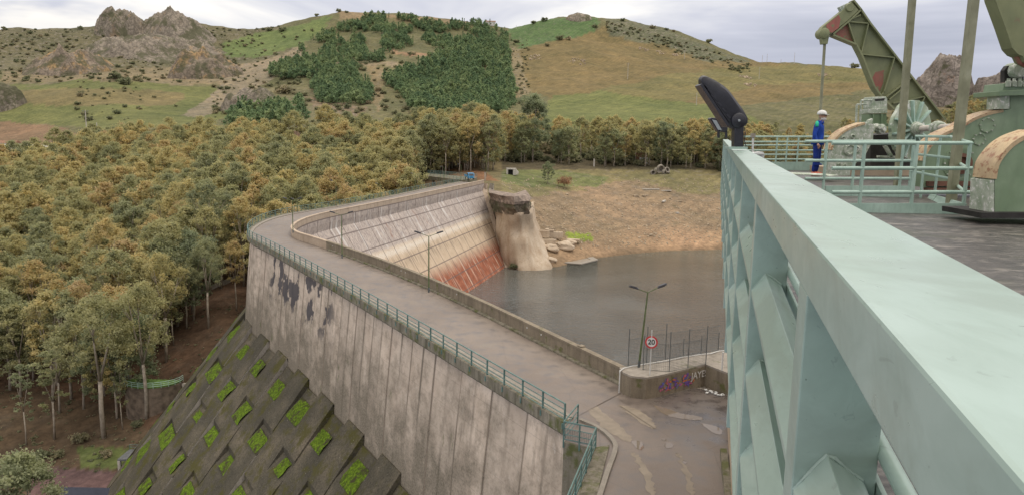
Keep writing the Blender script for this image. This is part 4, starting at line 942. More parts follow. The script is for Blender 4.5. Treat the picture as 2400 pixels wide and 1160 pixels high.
sd_ = se - wc; q = MB(); q.tube([wc + wax * .2, wc + sd_ * .3, se], .075, 12); q.build('shaft', MT['palecon'], wh, smooth='auto')
for t, r_ in ((.16, .16), (.20, .13), (.50, .14), (.55, .17), (.60, .14)):
    q = MB(); u_ = sd_ / np.linalg.norm(sd_); q.lathe(wc + sd_ * t, u_, [(0, r_ * .8), (.03, r_), (.09, r_), (.12, r_ * .8)], 16); q.build('coupling', MT['crust'], wh, smooth='auto')
cm = thing('crank_mechanism', 'crusted cranks and bolts on the left of the ribbed wheel', 'machine', dz(2040, 20.2))
for (x, y, r_) in ((2018, 300, .14), (2030, 306, .12), (2046, 300, .10), (2058, 304, .13), (2056, 302, .07)):
    q = MB(); q.lathe(ap(x, y, 20.0), (.3, -1, .1), [(0, r_), (.15, r_), (.17, r_ * .6), (.24, r_ * .55)], 14); q.build('boss', MT['crust'], cm, smooth='auto')
q = MB(); outline(q, [(2036, 282), (2046, 278), (2044, 300), (2034, 326), (2020, 332), (2026, 308)], 20.0, .12); q.build('arm', MT['crust'], cm, bevel=.01)
q = MB(); outline(q, [(2024, 312), (2040, 310), (2030, 336), (2016, 338)], 19.8, .25); q.build('block', MT['crust'], cm, bevel=.02)
bs = thing('machine_plinth', 'dark recess and stained tan plinth under the ribbed wheel', 'plinth', dz(2080, 21.5))
q = MB(); outline(q, [(2040, 318), (2200, 308), (2200, 398), (2040, 398)], 21.9, 1.5); q.build('void_shade_block', MT['metalvoid'], bs)  # solid dark block, its colour standing in for shade in the open void
q = MB(); outline(q, [(1968, 396), (2200, 396), (2200, 412), (1968, 414)], 21.5, 2.2); q.build('plinth_block', MT['tancon'], bs)
q = MB(); outline(q, [(2072, 343), (2080, 342), (2094, 366), (2088, 370)], 21.6, .1); outline(q, [(2058, 365), (2098, 366), (2098, 371), (2058, 370)], 21.6, .1); q.build('lever_arm', MT['crust'], bs)
q = MB(); outline(q, [(2118, 310), (2196, 308), (2196, 334), (2150, 345), (2118, 340)], 21.6, .25); q.build('tan_plate', MT['tancon'], bs)
# casings: curved sheet bands with flat green cheeks
def casing(name, lab, Yd, arc, body, depth, bandmat, parts, cheekmat='sage'):
    t = thing(name, lab, 'machine casing', dz(body[0][0], Yd)); A1_ = [tuple(p) for p in smooth(arc, 2)]; q = MB(); outline(q, A1_ + body, Yd + .02, depth); q.build('cheek_plate', MT[cheekmat], t)
    A_ = np.array([ap(x, y, Yd) for x, y in arc]); A2_ = smooth(A_, 3); T_ = np.gradient(A2_, axis=0); T_ /= np.linalg.norm(T_, axis=1)[:, None]; nv = np.cross(T_, (0, -1.0, 0)); q = MB()
    rings_ = [[p + n * -.02, p + n * .035, p + n * .035 + [0, depth + .03, 0], p + n * -.02 + [0, depth + .03, 0], p + n * -.02] for p, n in zip(A2_, nv)]
    strip(q, rings_); q.add(rings_[0][:4], [(0, 1, 2, 3)]); q.add(rings_[-1][:4], [(0, 1, 2, 3)])
    q.build('curved_sheet', MT[bandmat], t, smooth='auto'); return t
c1_ = casing('gear_casing', 'small far arched green casing with cream curved edge', 19.6, [(1948, 352), (1953, 336), (1962, 322), (1978, 308), (2000, 297), (2028, 289)], [(2048, 292), (2046, 330), (2030, 360), (1994, 396), (1992, 412), (1946, 412)], .45, 'peel', None, 'crust')
for (x, y, r_) in ((1991, 351, .16), (2006, 350, .09), (1997, 320, .06), (1975, 324, .05), (1965, 386, .04), (1978, 388, .04)):
    q = MB(); q.lathe(ap(x, y, 19.63), (0, -1, 0), [(0, r_), (.05, r_), (.07, r_ * .7), (.03, r_ * .55), (.03, .01)], 18); q.build('boss', MT['crust'], c1_, smooth='auto')
YC = 14.3
c2_ = casing('gear_casing', 'large arched sage-green casing with bolted round covers and peeling cream edge', YC, [(2163, 378), (2172, 354), (2190, 330), (2212, 315), (2240, 303), (2256, 296), (2282, 279), (2316, 266), (2352, 259)], [(2368, 257), (2368, 222), (2480, 222), (2480, 455), (2166, 440)], .42, 'peel', None)
for (x, y, r_, hub) in ((2313, 294, .15, 0), (2294, 327, .12, 0), (2249, 384, .33, 1)):
    q = MB(); q.lathe(ap(x, y, YC + .03), (0, -1, 0), [(0, r_), (.025, r_), (.03, r_ * .85), (.025, r_ * .8), (.02, .01)], 28); q.build('round_cover', MT['sage'], c2_, smooth='auto')
    if hub: q = MB(); q.lathe(ap(x, y, YC), (0, -1, 0), [(0, .2), (.09, .2), (.1, .13), (.03, .12), (.03, .01)], 20); q.build('hub', MT['rustiron'], c2_, smooth='auto')
    nb_ = 8
    for k in range(nb_):
        a = 2 * math.pi * k / nb_; c = ap(x, y, YC + .01) + np.array([math.cos(a) * r_ * .9, 0, math.sin(a) * r_ * .9]); q = MB(); q.lathe(c, (0, -1, 0), [(0, .016), (.035, .016)], 6); q.build('bolt', MT['crust'], c2_)
for y0, y1, mt_ in ((426, 437, 'rustiron'), (441, 452, 'rustiron')):
    q = MB(); outline(q, [(2178, y0), (2300, y0), (2300, y1), (2178, y1)], YC - .1, .2); q.build('base_beam', MT[mt_], c2_)
q = MB(); outline(q, [(2345, 226), (2366, 222), (2366, 256), (2343, 256)], YC - .1, .4); q.build('side_plate', MT['crust'], c2_)
q = MB(); outline(q, [(2342, 214), (2480, 206), (2480, 222), (2342, 226)], YC - .2, .8); q.build('flange', MT['sage'], c2_, bevel=.01)
q = MB(); outline(q, [(2354, 196), (2480, 190), (2480, 207), (2350, 214)], YC - .1, .6); q.build('collar', MT['sage'], c2_, bevel=.01)
for x in (2362, 2375, 2388, 2399): q = MB(); q.lathe(ap(x, 204, YC - .12), (0, 0, 1), [(0, .05), (.1, .05), (.11, .03), (.15, .03)], 8); q.build('bolt', MT['crust'], c2_)
q = MB(); outline(q, [(2354, 193), (2354, 166), (2362, 155), (2400, 152), (2400, 162), (2368, 164), (2366, 168), (2368, 172), (2400, 172), (2400, 193)], YC, .12); q.build('bracket', MT['metalvoid'], c2_)
q = MB(); q.lathe(ap(2392, 165, YC - .15), (0, 1, 0), [(0, .12), (.05, .15), (.3, .15)], 16); q.build('pin', MT['crust'], c2_, smooth='auto')
# hanging olive box girder, upper right
hb = thing('lever_arm', 'olive box girder coming down from the top right corner', 'gate lever', dz(2430, 13.6))
outl = [(2318, -60), (2321, 0), (2345, 65), (2362, 115), (2374, 128), (2386, 133), (2392, 146), (2420, 160), (2520, 160), (2520, -60)]
q = MB(); outline(q, outl, 13.6, .05); q.build('web', MT['olive'], hb)
for a, b in zip(outl[:7], outl[1:8]):
    q = MB(); bar(q, a, b, 13.55, .03, .30); q.build('flange', MT['olive'], hb)
q = MB(); outline(q, [(2384, 128), (2392, 125), (2440, 160), (2440, 172), (2396, 150)], 13.5, .12); q.build('red_end', MT['olivered'], hb)
# nearest casing
Y3 = 9.7
c3_ = casing('gear_casing', 'nearest green casing at right with rusty peeling curved edge', Y3, [(2330, 420), (2334, 393), (2340, 378), (2352, 361), (2369, 342), (2386, 330), (2404, 320), (2440, 308)], [(2600, 300), (2600, 500), (2330, 500)], .40, 'peel', None)
q = MB(); outline(q, [(2322, 424), (2331, 421), (2331, 500), (2318, 500)], Y3 + .02, .43); q.build('end_plate', MT['crust'], c3_)
q = MB(); outline(q, [(2300, 499), (2610, 499), (2610, 512), (2300, 512)], Y3 - .1, .9); q.build('base_frame', MT['metalvoid'], c3_)

# ------------------------------------------------------------ the person on the deck
def person():
    Yd = 20.9; base = dz(1911, Yd); t = thing('person', 'person in blue work suit, white helmet and orange boots standing on deck', 'person', base)
    fd = np.array([.80, -.60, 0]); sd = np.array([fd[1], -fd[0], 0])    # facing right and a little to the camera; sd = its right hand side
    def L(f, s, z): return tuple(fd * f + sd * s + np.array([0, 0, z]))
    J = {'pel': (L(0, 0, .93), .155), 'wst': (L(.0, 0, 1.10), .150), 'chs': (L(.01, 0, 1.30), .165), 'nck': (L(.03, 0, 1.47), .072), 'hd0': (L(.06, 0, 1.55), .062), }
    for s_, n_ in ((1, 'r'), (-1, 'l')):
        J['hip' + n_] = (L(0, .09 * s_, .88), .105); J['kn' + n_] = (L(.02, .11 * s_, .48), .078); J['an' + n_] = (L(-.02, .12 * s_, .10), .062)
        J['sh' + n_] = (L(0, .20 * s_, 1.40), .085); J['el' + n_] = (L(-.03, .27 * s_, 1.13), .062); J['wr' + n_] = (L(.07, .27 * s_, .90), .042)
    names = list(J); idx = {k: i for i, k in enumerate(names)}
    E = [('pel', 'wst'), ('wst', 'chs'), ('chs', 'nck'), ('nck', 'hd0')]
    for n_ in 'rl': E += [('pel', 'hip' + n_), ('hip' + n_, 'kn' + n_), ('kn' + n_, 'an' + n_), ('chs', 'sh' + n_), ('sh' + n_, 'el' + n_), ('el' + n_, 'wr' + n_)]
    me = bpy.data.meshes.new('p'); me.from_pydata([J[k][0] for k in names], [(idx[a], idx[b]) for a, b in E], []); o = bpy.data.objects.new('p', me); COL.objects.link(o)
    o.modifiers.new('s', 'SKIN'); 
    if not me.skin_vertices: 
        bpy.context.view_layer.objects.active = o
    sub = o.modifiers.new('u', 'SUBSURF'); sub.levels = 2
    if len(me.skin_vertices):
        for i, k in enumerate(names): me.skin_vertices[0].data[i].radius = (J[k][1], J[k][1] * .86)
        me.skin_vertices[0].data[0].use_root = True
    else: print('NO SKIN LAYER')
    dg = bpy.context.evaluated_depsgraph_get(); em = bpy.data.meshes.new_from_object(o.evaluated_get(dg)); bpy.data.objects.remove(o)
    em.materials.clear()
    blue = plain('blue_work_cloth', (.012, .055, .33), .8, .35, 6); dblue = plain('dark_blue_cloth', (.010, .03, .20), .8, .3, 6); grn = plain('green_shoulder_cloth', (.03, .42, .25), .8, .15, 8); skin = plain('skin', (.42, .24, .17), .6, .1, 20)
    for m_ in (blue, dblue, skin): em.materials.append(m_)
    for p in em.polygons:
        p.use_smooth = True; z = p.center.z
        p.material_index = 2 if z > 1.49 else 0
        if z < .88 and math.hypot(p.center.x, p.center.y) < .25: p.material_index = 1
    body = bpy.data.objects.new('body', em); COL.objects.link(body); body.parent = t
    B0 = base
    def W(f, s, z): return base + np.array(L(f, s, z))
    q = MB(); hc = W(.075, 0, 1.655)
    # head: ellipsoid with nose, brow, chin
    vs = []; fs = []; nu, nv = 16, 12
    for i in range(nv + 1):
        th = math.pi * i / nv
        for j in range(nu):
            ph = 2 * math.pi * j / nu; f = math.cos(ph) * math.sin(th); s_ = math.sin(ph) * math.sin(th); z_ = math.cos(th)
            rf = .098 - (.018 if z_ < -.4 else 0); ext = 0
            if abs(s_) < .2 and f > .8 and -.45 < z_ < .15: ext = .022
            vs.append(hc + fd * (f * rf + ext) + sd * s_ * (.076 - (.012 if z_ < -.3 else 0)) + ZV * z_ * .118)
    for i in range(nv):
        for j in range(nu): a = i * nu + j; b = i * nu + (j + 1) % nu; fs.append((a, b, b + nu, a + nu))
    q.add(vs, fs); q.build('head', skin, t, smooth=True)
    q = MB()
    for s_ in (-1, 1):
        q.lathe(W(.162, .03 * s_, 1.665), fd, [(0, .011), (.008, .008)], 8)
    q.build('eyes', MT['signblack'], t)
    q = MB(); q.lathe(W(.115, 0, 1.58), fd + [0, 0, -.35], [(-.06, .062), (0, .060), (.05, .040), (.07, .015)], 10); q.build('beard', plain('grey_beard', (.55, .52, .5), .9, .1), t, smooth=True)
    q = MB(); q.tube([W(.168, .066, 1.672), W(.176, 0, 1.672), W(.168, -.066, 1.672)], .014, 6); q.tube([W(.168, .066, 1.672), W(.06, .082, 1.675)], .006, 4); q.build('glasses', MT['black'], t)
    q = MB(); c = W(.055, 0, 1.695)
    q.lathe(c, (0, 0, 1), [(0, .132), (.03, .130), (.07, .115), (.105, .080), (.122, .03), (.125, 0)], 20); q.build('helmet', MT['white'], t, smooth=True)
    q = MB(); q.prism([W(.12, .09, 1.695), W(.235, .05, 1.685), W(.235, -.05, 1.685), W(.12, -.09, 1.695)], (0, 0, .014)); q.lathe(W(.03, .128, 1.72), sd, [(0, .02), (.012, .02)], 8); q.build('visor', MT['white'], t)
    q = MB(); q.lathe(W(.03, 0, 1.44), (0, 0, 1), [(0, .105), (.05, .095), (.09, .080), (.075, .07)], 16); q.build('collar', blue, t, smooth=True)
    for s_ in (-1, 1):
        q = MB(); q.tube([W(-.02, .13 * s_, 1.495), W(.0, .215 * s_, 1.465), W(.02, .272 * s_, 1.36)], [.03, .047, .04], 8); q.build('shoulder_patch', grn, t, smooth=True)
        q = MB(); q.tube([W(-.07, .12 * s_, .05), W(.02, .12 * s_, .055), W(.17, .13 * s_, .035)], [.055, .058, .036], 10); q.build('boot', plain('orange_boot', (.55, .08, .03), .6, .2), t, smooth=True)
        q = MB(); w0_ = W(.075, .27 * s_, .895)
        q.tube([w0_, W(.095, .27 * s_, .85), W(.105, .27 * s_, .82)], [.026, .034, .026], 8)
        for k, ln in enumerate((.070, .080, .075, .058)):
            o_ = (k - 1.5) * .016; q.tube([W(.105 + o_, .27 * s_, .83), W(.118 + o_, .268 * s_, .83 - ln * .5), W(.108 + o_, .262 * s_, .83 - ln)], [.009, .0085, .007], 6)
        q.tube([W(.11, .265 * s_, .865), W(.145, .26 * s_, .84), W(.15, .255 * s_, .81)], [.011, .010, .008], 6); q.build('hand', skin, t, smooth=True)
    q = MB(); 
    for s_ in (-1, 1): q.tube([W(.04, .135 * s_, .34), W(.04, .135 * s_, .30)], [.080, .080], 10)
    q.build('reflective_band', dblue, t)
    q = MB(); q.tube([W(.14, 0, 1.42), W(.152, 0, 1.2), W(.145, 0, .95)], .008, 4); q.build('zip', MT['glass'], t)
    q = MB(); q.lathe(W(0, 0, .86), (0, 0, 1), [(0, .172), (.10, .175), (.13, .165)], 16); q.build('jacket_hem', blue, t, smooth=True)
person()

# ------------------------------------------------------------ lamps, sign, side platform
def z_at(p, y):
    lo, hi = p[2], p[2] + 60
    for _ in range(40):
        m_ = (lo + hi) / 2
        if proj((p[0], p[1], m_))[1] > y: lo = m_
        else: hi = m_
    return lo
def street_lamp(base, H_, label, ang, arms=2, lean=(0, 0), detail=True, group='street lamps along the dam road'):
    t = thing('street_lamp', label, 'street lamp', base, group); b = np.array(base, float); top = b + [lean[0], lean[1], H_]
    q = MB(); q.tube([b, b + (top - b) * .5, top], [.075, .06, .045], 8); q.build('pole', MT['lampgreen'], t, smooth='auto')
    q = MB(); q.tube([b + (top - b) * .0, b + (top - b) * .09], .085, 8); q.build('base_sleeve', MT['greypost'], t)
    for k in range(arms):
        a = ang + math.pi * k; d = np.array([math.cos(a), math.sin(a), 0]); e = top + d * .75 + [0, 0, .26]
        q = MB(); q.tube([top, top + d * .1 + [0, 0, .02], e], .028, 6); ar = q.build('arm', MT['lampgreen'], t)
        q = MB(); s_ = np.array([-d[1], d[0], 0]); u_ = d * .955 + ZV * .30; n_ = np.cross(s_, u_)
        pts = [(0, .05), (.08, .11), (.25, .15), (.5, .15), (.68, .09), (.74, .02)]
        lo = [e + u_ * (x - .1) + s_ * w_ for x, w_ in pts] + [e + u_ * (x - .1) - s_ * w_ for x, w_ in pts[::-1]]
        n = len(lo); c = sum(lo) / n; hi = [c + (p - c) * .7 + ZV * .10 for p in lo]; lw = [c + (p - c) * .9 - ZV * .035 for p in lo]
        q.add(lw + lo + hi, [tuple(range(n))[::-1], tuple(range(2 * n, 3 * n))] + [(r * n + i, r * n + (i + 1) % n, (r + 1) * n + (i + 1) % n, (r + 1) * n + i) for r in (0, 1) for i in range(n)])
        q.build('lamp_head', MT['black'], t)
LANG = .35
for (bx, by, zb, yt, lab, lean) in ((1497, 860, 1.38, 684, 'twin-headed lamp post beside the round 20 sign, leaning slightly', (.35, 0)), (1005, 685, 1.12, 554, 'twin-headed lamp post on the parapet in front of the red stained wall', (0, 0)),
                                  (802, 605, 1.12, 505, 'twin-headed lamp post on the parapet in front of the purple-grey wall band', (0, 0)), (687, 546, 1.12, 471, 'twin-headed lamp post on the parapet at the road bend', (0, 0))):
    p = atz(bx, by, zb); H_ = z_at((p[0] , p[1], zb), yt) - zb; street_lamp(p, H_, lab, LANG if bx > 1200 else .1, lean=lean)
PXO = [proj((p[0], p[1], .1))[0] for p in OUT]
far_i = [i for i in range(len(OUT)) if OUT[i][1] > 128]
for (bx, yt, zb, arms, lab) in ((696, 471, .1, 1, 'slim lamp post on the outer railing just past the bend'), (783, 428, .1, 1, 'slim lamp post on the outer railing second past the bend'), (889, 434, .1, 1, 'slim lamp post on the outer railing midway along the far leg'), (970, 410, .1, 1, 'slim lamp post on the outer railing before the ramp'),
                          (1038, 394, .1, 1, 'slim lamp post on the outer railing beside the low ramp'), (1091, 388, .1, 1, 'slim lamp post on the outer railing next to the blue truck'), (1140, 379, .1, 1, 'slim lamp post at the very far end of the dam')):
    i = min(far_i, key=lambda k: abs(PXO[k] - bx)); p = (OUT[i][0] + ON[i][0] * -.3, OUT[i][1] - .3 * ON[i][1], zb)
    if bx == 1140: p = tuple(atz(1140, 415, 0.1))
    H_ = z_at(p, yt) - zb; street_lamp(p, min(H_, 9), lab, 2.9, arms=arms, detail=False)

# raised side platform with graffiti wall
T1 = 1.38
top = [(1452, 861), (1461, 872), (1480, 880), (1515, 884), (1545, 879), (1654, 853), (1703, 872)]
pl = thing('side_platform', 'raised concrete platform over the water with purple and pink graffiti on its wall', 'platform', atz(1560, 870, 0))
tp = [atz(x, y, T1) for x, y in top]; back = [atz(1760, 880, T1), atz(1760, 812, T1), atz(1701, 819, T1), atz(1600, 835, T1), atz(1470, 858, T1)]
q = MB(); q.prism([p for p in tp + back], (0, 0, -.12)); q.build('slab', MT['conc'], pl)
q = MB(); q.prism([p - [0, 0, .125] for p in tp] + [p - [0, 0, .125] for p in back], (0, 0, -1.45)); q.build('wall', MT['parapet'], pl)
q = MB(); q.prism([p - [0, 0, 1.5] for p in back[1:]] + [tp[0] * [1, 1, 0] + [0.2, .2, -.1]] + [tp[0] * [1, 1, 0] + [8, 0, -.1]], (0, 0, -30)); q.build('foundation', MT['conc'], pl)
# graffiti: flat sprayed shapes on the wall between (1545,..) and (1654,..)
wa, wb_ = tp[4], tp[5]; wd_ = (wb_ - wa) / np.linalg.norm(wb_ - wa); wn = np.array([wd_[1], -wd_[0], 0]); WLn = np.linalg.norm((wb_ - wa))
gcol = {'pink': (.50, .13, .22), 'purple': (.16, .09, .32), 'orange': (.50, .16, .06), 'blue': (.12, .13, .38), 'white': (.55, .53, .5)}
gm = {k: plain('spray_' + k, v, .8, .2, 6) for k, v in gcol.items()}
rg = random.Random(5)
q = MB(); ms = [gm['pink'], gm['purple'], gm['orange'], gm['blue'], gm['purple']]
for k in range(64):
    u_ = rg.uniform(.0, .74) * WLn; v0 = rg.uniform(.38, 1.12); ln = rg.uniform(.12, .5); th = rg.uniform(.03, .10); a = rg.choice((0.1, .45, -.2, 1.2)); z_ = .012 + k * .0006
    if u_ < .12 * WLn and v0 < .5: continue
    n = 9; c = wa + wd_ * u_ - ZV * v0 + wn * z_; du = wd_ * math.cos(a) + ZV * math.sin(a); dv = ZV * math.cos(a) - wd_ * math.sin(a)
    pp_ = [c + du * math.cos(2 * math.pi * j / n) * ln * rg.uniform(.7, 1.1) * .5 + dv * math.sin(2 * math.pi * j / n) * th * rg.uniform(.6, 1.2) for j in range(n)]
    q.add(pp_, [tuple(range(n))], k % 5)
gf = q.build('graffiti', ms, pl)
def text_mesh(txt, size, name, m, O, U_, V_, parent, bold=.0):
    cu = bpy.data.curves.new(name, 'FONT'); cu.body = txt; cu.size = size; cu.align_x = 'CENTER'; cu.align_y = 'CENTER'; cu.offset = bold; cu.extrude = .002
    o = bpy.data.objects.new(name, cu); COL.objects.link(o); dg = bpy.context.evaluated_depsgraph_get(); me = bpy.data.meshes.new_from_object(o.evaluated_get(dg)); bpy.data.objects.remove(o)
    N_ = np.cross(U_, V_); co_ = np.array([v.co for v in me.vertices]); W_ = O + co_[:, :1] * U_ + co_[:, 1:2] * V_ + co_[:, 2:3] * N_
    me.vertices.foreach_set('co', W_.astype(np.float32).ravel()); me.materials.clear(); me.materials.append(m); me.update()
    ob = bpy.data.objects.new(name, me); COL.objects.link(ob); attach(ob, parent); return ob
text_mesh('JAYES', .62, 'tag_lettering', gm['white'], wa + wd_ * WLn * .86 - ZV * .58 + wn * .06, wd_, ZV, pl, .008)
# fence on the platform
fe = thing('wire_fence', 'thin grey posts and wire mesh fence around the platform by the water', 'fence', atz(1560, 860, T1))
zf = T1
lake_posts = [(1472, 858, 770), (1515, 850, 765), (1559, 842, 758), (1601, 835, 792), (1643, 829, 785), (1683, 820, 778)]
front = [(1507, 866, 785), (1568, 871, 777), (1612, 862, 770), (1654, 853, 762)]
LP = []; FPp = []
for lst, outp in ((lake_posts, LP), (front, FPp)):
    for (x, y, yt) in lst:
        p = atz(x, y, zf); zt = z_at(p, yt); q = MB(); q.tube([p, (p[0], p[1], zt)], .028, 6); q.build('post', MT['greypost'], fe); outp.append((p, zt))
for P_ in (LP, FPp):
    for hh in (.03, .9, 1.75):
        q = MB(); q.tube([p * [1, 1, 0] + [0, 0, zf + hh] for p, _ in P_], .012, 5); q.build('wire', MT['greypost'], fe)
    for a, b in zip(P_[:-1], P_[1:]):
        q = MB(); a0, b0 = a[0], b[0]; L_ = np.linalg.norm(b0 - a0); n = int(L_ / .11)
        for k in range(1, n): p = a0 + (b0 - a0) * k / n; q.beam(p + [0, 0, .03], p + [0, 0, 1.75], .007, .007)
        for k in range(1, 16): q.beam(a0 + [0, 0, .03 + k * .11], b0 + [0, 0, .03 + k * .11], .007, .007)
        q.build('mesh_panel', MT['greypost'], fe)
cn = MB(); cn.tube([atz(x, y, T1 + .08) for x, y in ((1452, 870), (1462, 862), (1482, 857), (1560, 845), (1600, 836), (1640, 830), (1665, 828), (1684, 822), (1705, 820))], .03, 6)
tag(cn.build('conduit_pipe', MT['pvc']), 'white conduit pipe along the water edge of the platform', 'pipe')
cn = MB(); cn.tube([atz(1453, 868, T1), atz(1453, 872, T1 - .05), (atz(1453, 872, T1)[0], atz(1453, 872, T1)[1], .05)], .04, 6); tag(cn.build('drain_pipe', MT['pvc']), 'white pipe running down the wall beside the lamp post', 'pipe')
q = MB(); wp = atz(1692, 868, T1); q.tube([wp, wp + [0, 0, 1.2]], .05, 8); tag(q.build('white_post', MT['pvc']), 'white and grey post standing at the platform corner by the girder', 'post')
# speed sign
sg = thing('speed_sign', 'round white speed limit sign reading 20 with a red ring', 'road sign', atz(1523, 879, T1))
sb_ = atz(1523, 879, T1); sz = z_at(sb_, 801); tocam = (CAM - sb_) * [1, 1, 0]; tocam /= np.linalg.norm(tocam); tocam = tocam + ZV * .12; tocam /= np.linalg.norm(tocam)
sc_ = np.array([sb_[0], sb_[1], sz]) + tocam * .05; su = np.cross(ZV, tocam); su /= np.linalg.norm(su); sv = np.cross(tocam, su)
q = MB(); q.tube([sb_, (sb_[0], sb_[1], sz + .75)], .03, 8); q.build('post', MT['pvc'], sg)
R_ = 14.2 / F * np.linalg.norm(sc_ - CAM)
q = MB(); q.lathe(sc_ - tocam * .02, tocam, [(0, R_), (.02, R_)], 40); q.build('plate', MT['red'], sg)
q = MB(); q.lathe(sc_ + tocam * .001, tocam, [(0, R_ * .76), (.006, R_ * .76)], 40); q.build('face', MT['white'], sg)
text_mesh('20', R_ * 1.12, 'number', MT['signblack'], sc_ + tocam * .012 - su * .0, su, sv, sg, .012)
# litter in the corner
for k in range(9):
    p = atz(1655 + k * 5 + random.uniform(-3, 3), 914 + k * 1.7 + random.uniform(-4, 4), .05); q = MB(); q.box(p, random.uniform(.05, .14), random.uniform(.04, .1), .03, [(math.cos(k), math.sin(k), 0), (-math.sin(k), math.cos(k), 0), (0, 0, 1)])
    tag(q.build('litter', MT['white']), 'white scrap of litter in the corner below the graffiti wall', 'litter', 'scraps of litter in the corner')
# ------------------------------------------------------------ trees: meshes shared by the copies
def leaves(centers, radii, n, size, rng, flat=.75, tones=None, outward=.35):
    C = np.asarray(centers); R = np.asarray(radii); k = len(C)
    idx = np.repeat(np.arange(k), n); N_ = len(idx)
    d = rng.normal(size=(N_, 3)); d /= np.linalg.norm(d, axis=1)[:, None]
    rad = np.abs(rng.normal(0, .62, N_)).clip(0, 1.7)
    P_ = C[idx] + d * (R[idx] * rad)[:, None] * np.array([1, 1, flat])
    nn = rng.normal(size=(N_, 3)) + d * outward * 3; nn /= np.linalg.norm(nn, axis=1)[:, None]
    t = np.cross(nn, rng.normal(size=(N_, 3))); t /= np.linalg.norm(t, axis=1)[:, None]; b = np.cross(nn, t)
    s = size * (.6 + .8 * rng.random(N_))[:, None]; a = s * .5; c = s * .32
    V = np.stack([P_ - t * a, P_ + b * c - t * a * .1, P_ + t * a, P_ - b * c + t * a * .1], 1).reshape(-1, 3)
    Q = np.arange(N_ * 4).reshape(-1, 4)
    tn = (np.asarray(tones)[idx] if tones is not None else rng.random(k)[idx]) * .75 + rng.random(N_) * .25
    return V, Q, np.repeat(tn, 4)
def leaf_mesh(name, V, Q, T, m):
    me = npmesh(name, V, Q, [m]); a = me.attributes.new('tone', 'FLOAT', 'POINT'); a.data.foreach_set('value', T.astype(np.float32)); return me
def limb_tubes(mb, rng, base, top, H_, r0, forks, spread, seg=7):
    tips = []
    f = base + (top - base) * .42
    mb.tube([base, base + (f - base) * .5 + np.array([rng.uniform(-.2, .2), rng.uniform(-.2, .2), 0]), f], [r0, r0 * .8, r0 * .68], seg)
    for k in range(forks):
        a = 2 * math.pi * (k + rng.random() * .6) / forks; sp_ = spread * (.55 + .6 * rng.random())
        e = f + np.array([math.cos(a) * sp_, math.sin(a) * sp_, H_ * (.38 + .16 * rng.random())]); m1 = f + (e - f) * .5 + np.array([math.cos(a), math.sin(a), 0]) * sp_ * .10
        mb.tube([f, m1, e], [r0 * .5, r0 * .3, r0 * .1], 6); tips.append(e)
        for kk in range(2):
            g = m1 + (e - m1) * .25; a2 = a + rng.uniform(-1.1, 1.1); e2 = g + np.array([math.cos(a2) * sp_ * .7, math.sin(a2) * sp_ * .7, H_ * .16]); mb.tube([g, e2], [r0 * .22, r0 * .05], 5); tips.append(e2)
    return tips
def euc(seed, H_=20.0, W=4.6, lo=.36, n=150, size=.52, nc=46, bark='bark', leafm='euc', forks=4, r0=.30):
    rng = np.random.default_rng(seed); mb = MB()
    tips = limb_tubes(mb, rng, np.array([0, 0, -.6]), np.array([rng.uniform(-.8, .8), rng.uniform(-.8, .8), H_]), H_, r0, forks, W * .62)
    cs = []; rs = []
    for k in range(nc):
        a = rng.random() * 6.283; h = lo + (1 - lo) * (rng.random() ** .75); prof = math.sin(min(1, max(.0, (h - lo) / (1 - lo))) ** .75 * math.pi * .90 + .25) ** .7
        rr = W * prof * (.35 + .65 * math.sqrt(rng.random())); cs.append((math.cos(a) * rr, math.sin(a) * rr, h * H_ - .5)); rs.append(W * (.13 + .17 * rng.random() ** 1.5))
    for t_ in tips: cs.append(tuple(t_)); rs.append(W * .27)
    V, Q, T = leaves(cs, rs, n, size, rng)
    me = mb.build('trunk', MT[bark], smooth=True); return me, leaf_mesh('crown', V, Q, T, MT[leafm])
def pine(seed, H_=9.0, W=4.4, narrow=False, n=70, size=.75):
    rng = np.random.default_rng(seed); mb = MB(); mb.tube([(0, 0, -.5), (0, 0, H_ * .9)], [.16, .05], 5); cs = []; rs = []
    for k in range(26 if not narrow else 16):
        h = (.22 if not narrow else .10) + (.78 if not narrow else .88) * rng.random(); w = W * (1 - ((h - .25) / .8) ** 2) * .8 if not narrow else W * (1.05 - h) * .9 + .12
        a = rng.random() * 6.283; rr = max(w, .1) * math.sqrt(rng.random()) * (1 if not narrow else .4); cs.append((math.cos(a) * rr, math.sin(a) * rr, h * H_)); rs.append(max(.35, w * .42))
    V, Q, T = leaves(cs, rs, n, size, rng, flat=.8 if not narrow else 1.3); return mb.build('trunk', MT['darkbark']), leaf_mesh('crown', V, Q, T, MT['pine'])
def shrub(seed, R=1.6, m='bushleaf', n=60, size=.45, nc=12, H_=1.4, dense=.55):
    rng = np.random.default_rng(seed); mb = MB()
    for k in range(4): a = rng.random() * 6.28; mb.tube([(0, 0, -.3), (math.cos(a) * R * .5, math.sin(a) * R * .5, H_ * .7)], [.07, .02], 5)
    cs = [(math.cos(a) * r_, math.sin(a) * r_, H_ * (.25 + .65 * rng.random())) for a, r_ in zip(rng.random(nc) * 6.283, R * .75 * np.sqrt(rng.random(nc)))]
    V, Q, T = leaves(cs, [R * (.3 + .15 * rng.random()) for _ in cs], n, size, rng); return mb.build('stem', MT['darkbark']), leaf_mesh('crown', V, Q, T, MT[m])
def proto(name, pair, cname='crown'):
    """first copy made becomes the prototype's own children"""
    tr, cm_ = pair; return (name, tr.data, cm_, tr)
PROTO = []
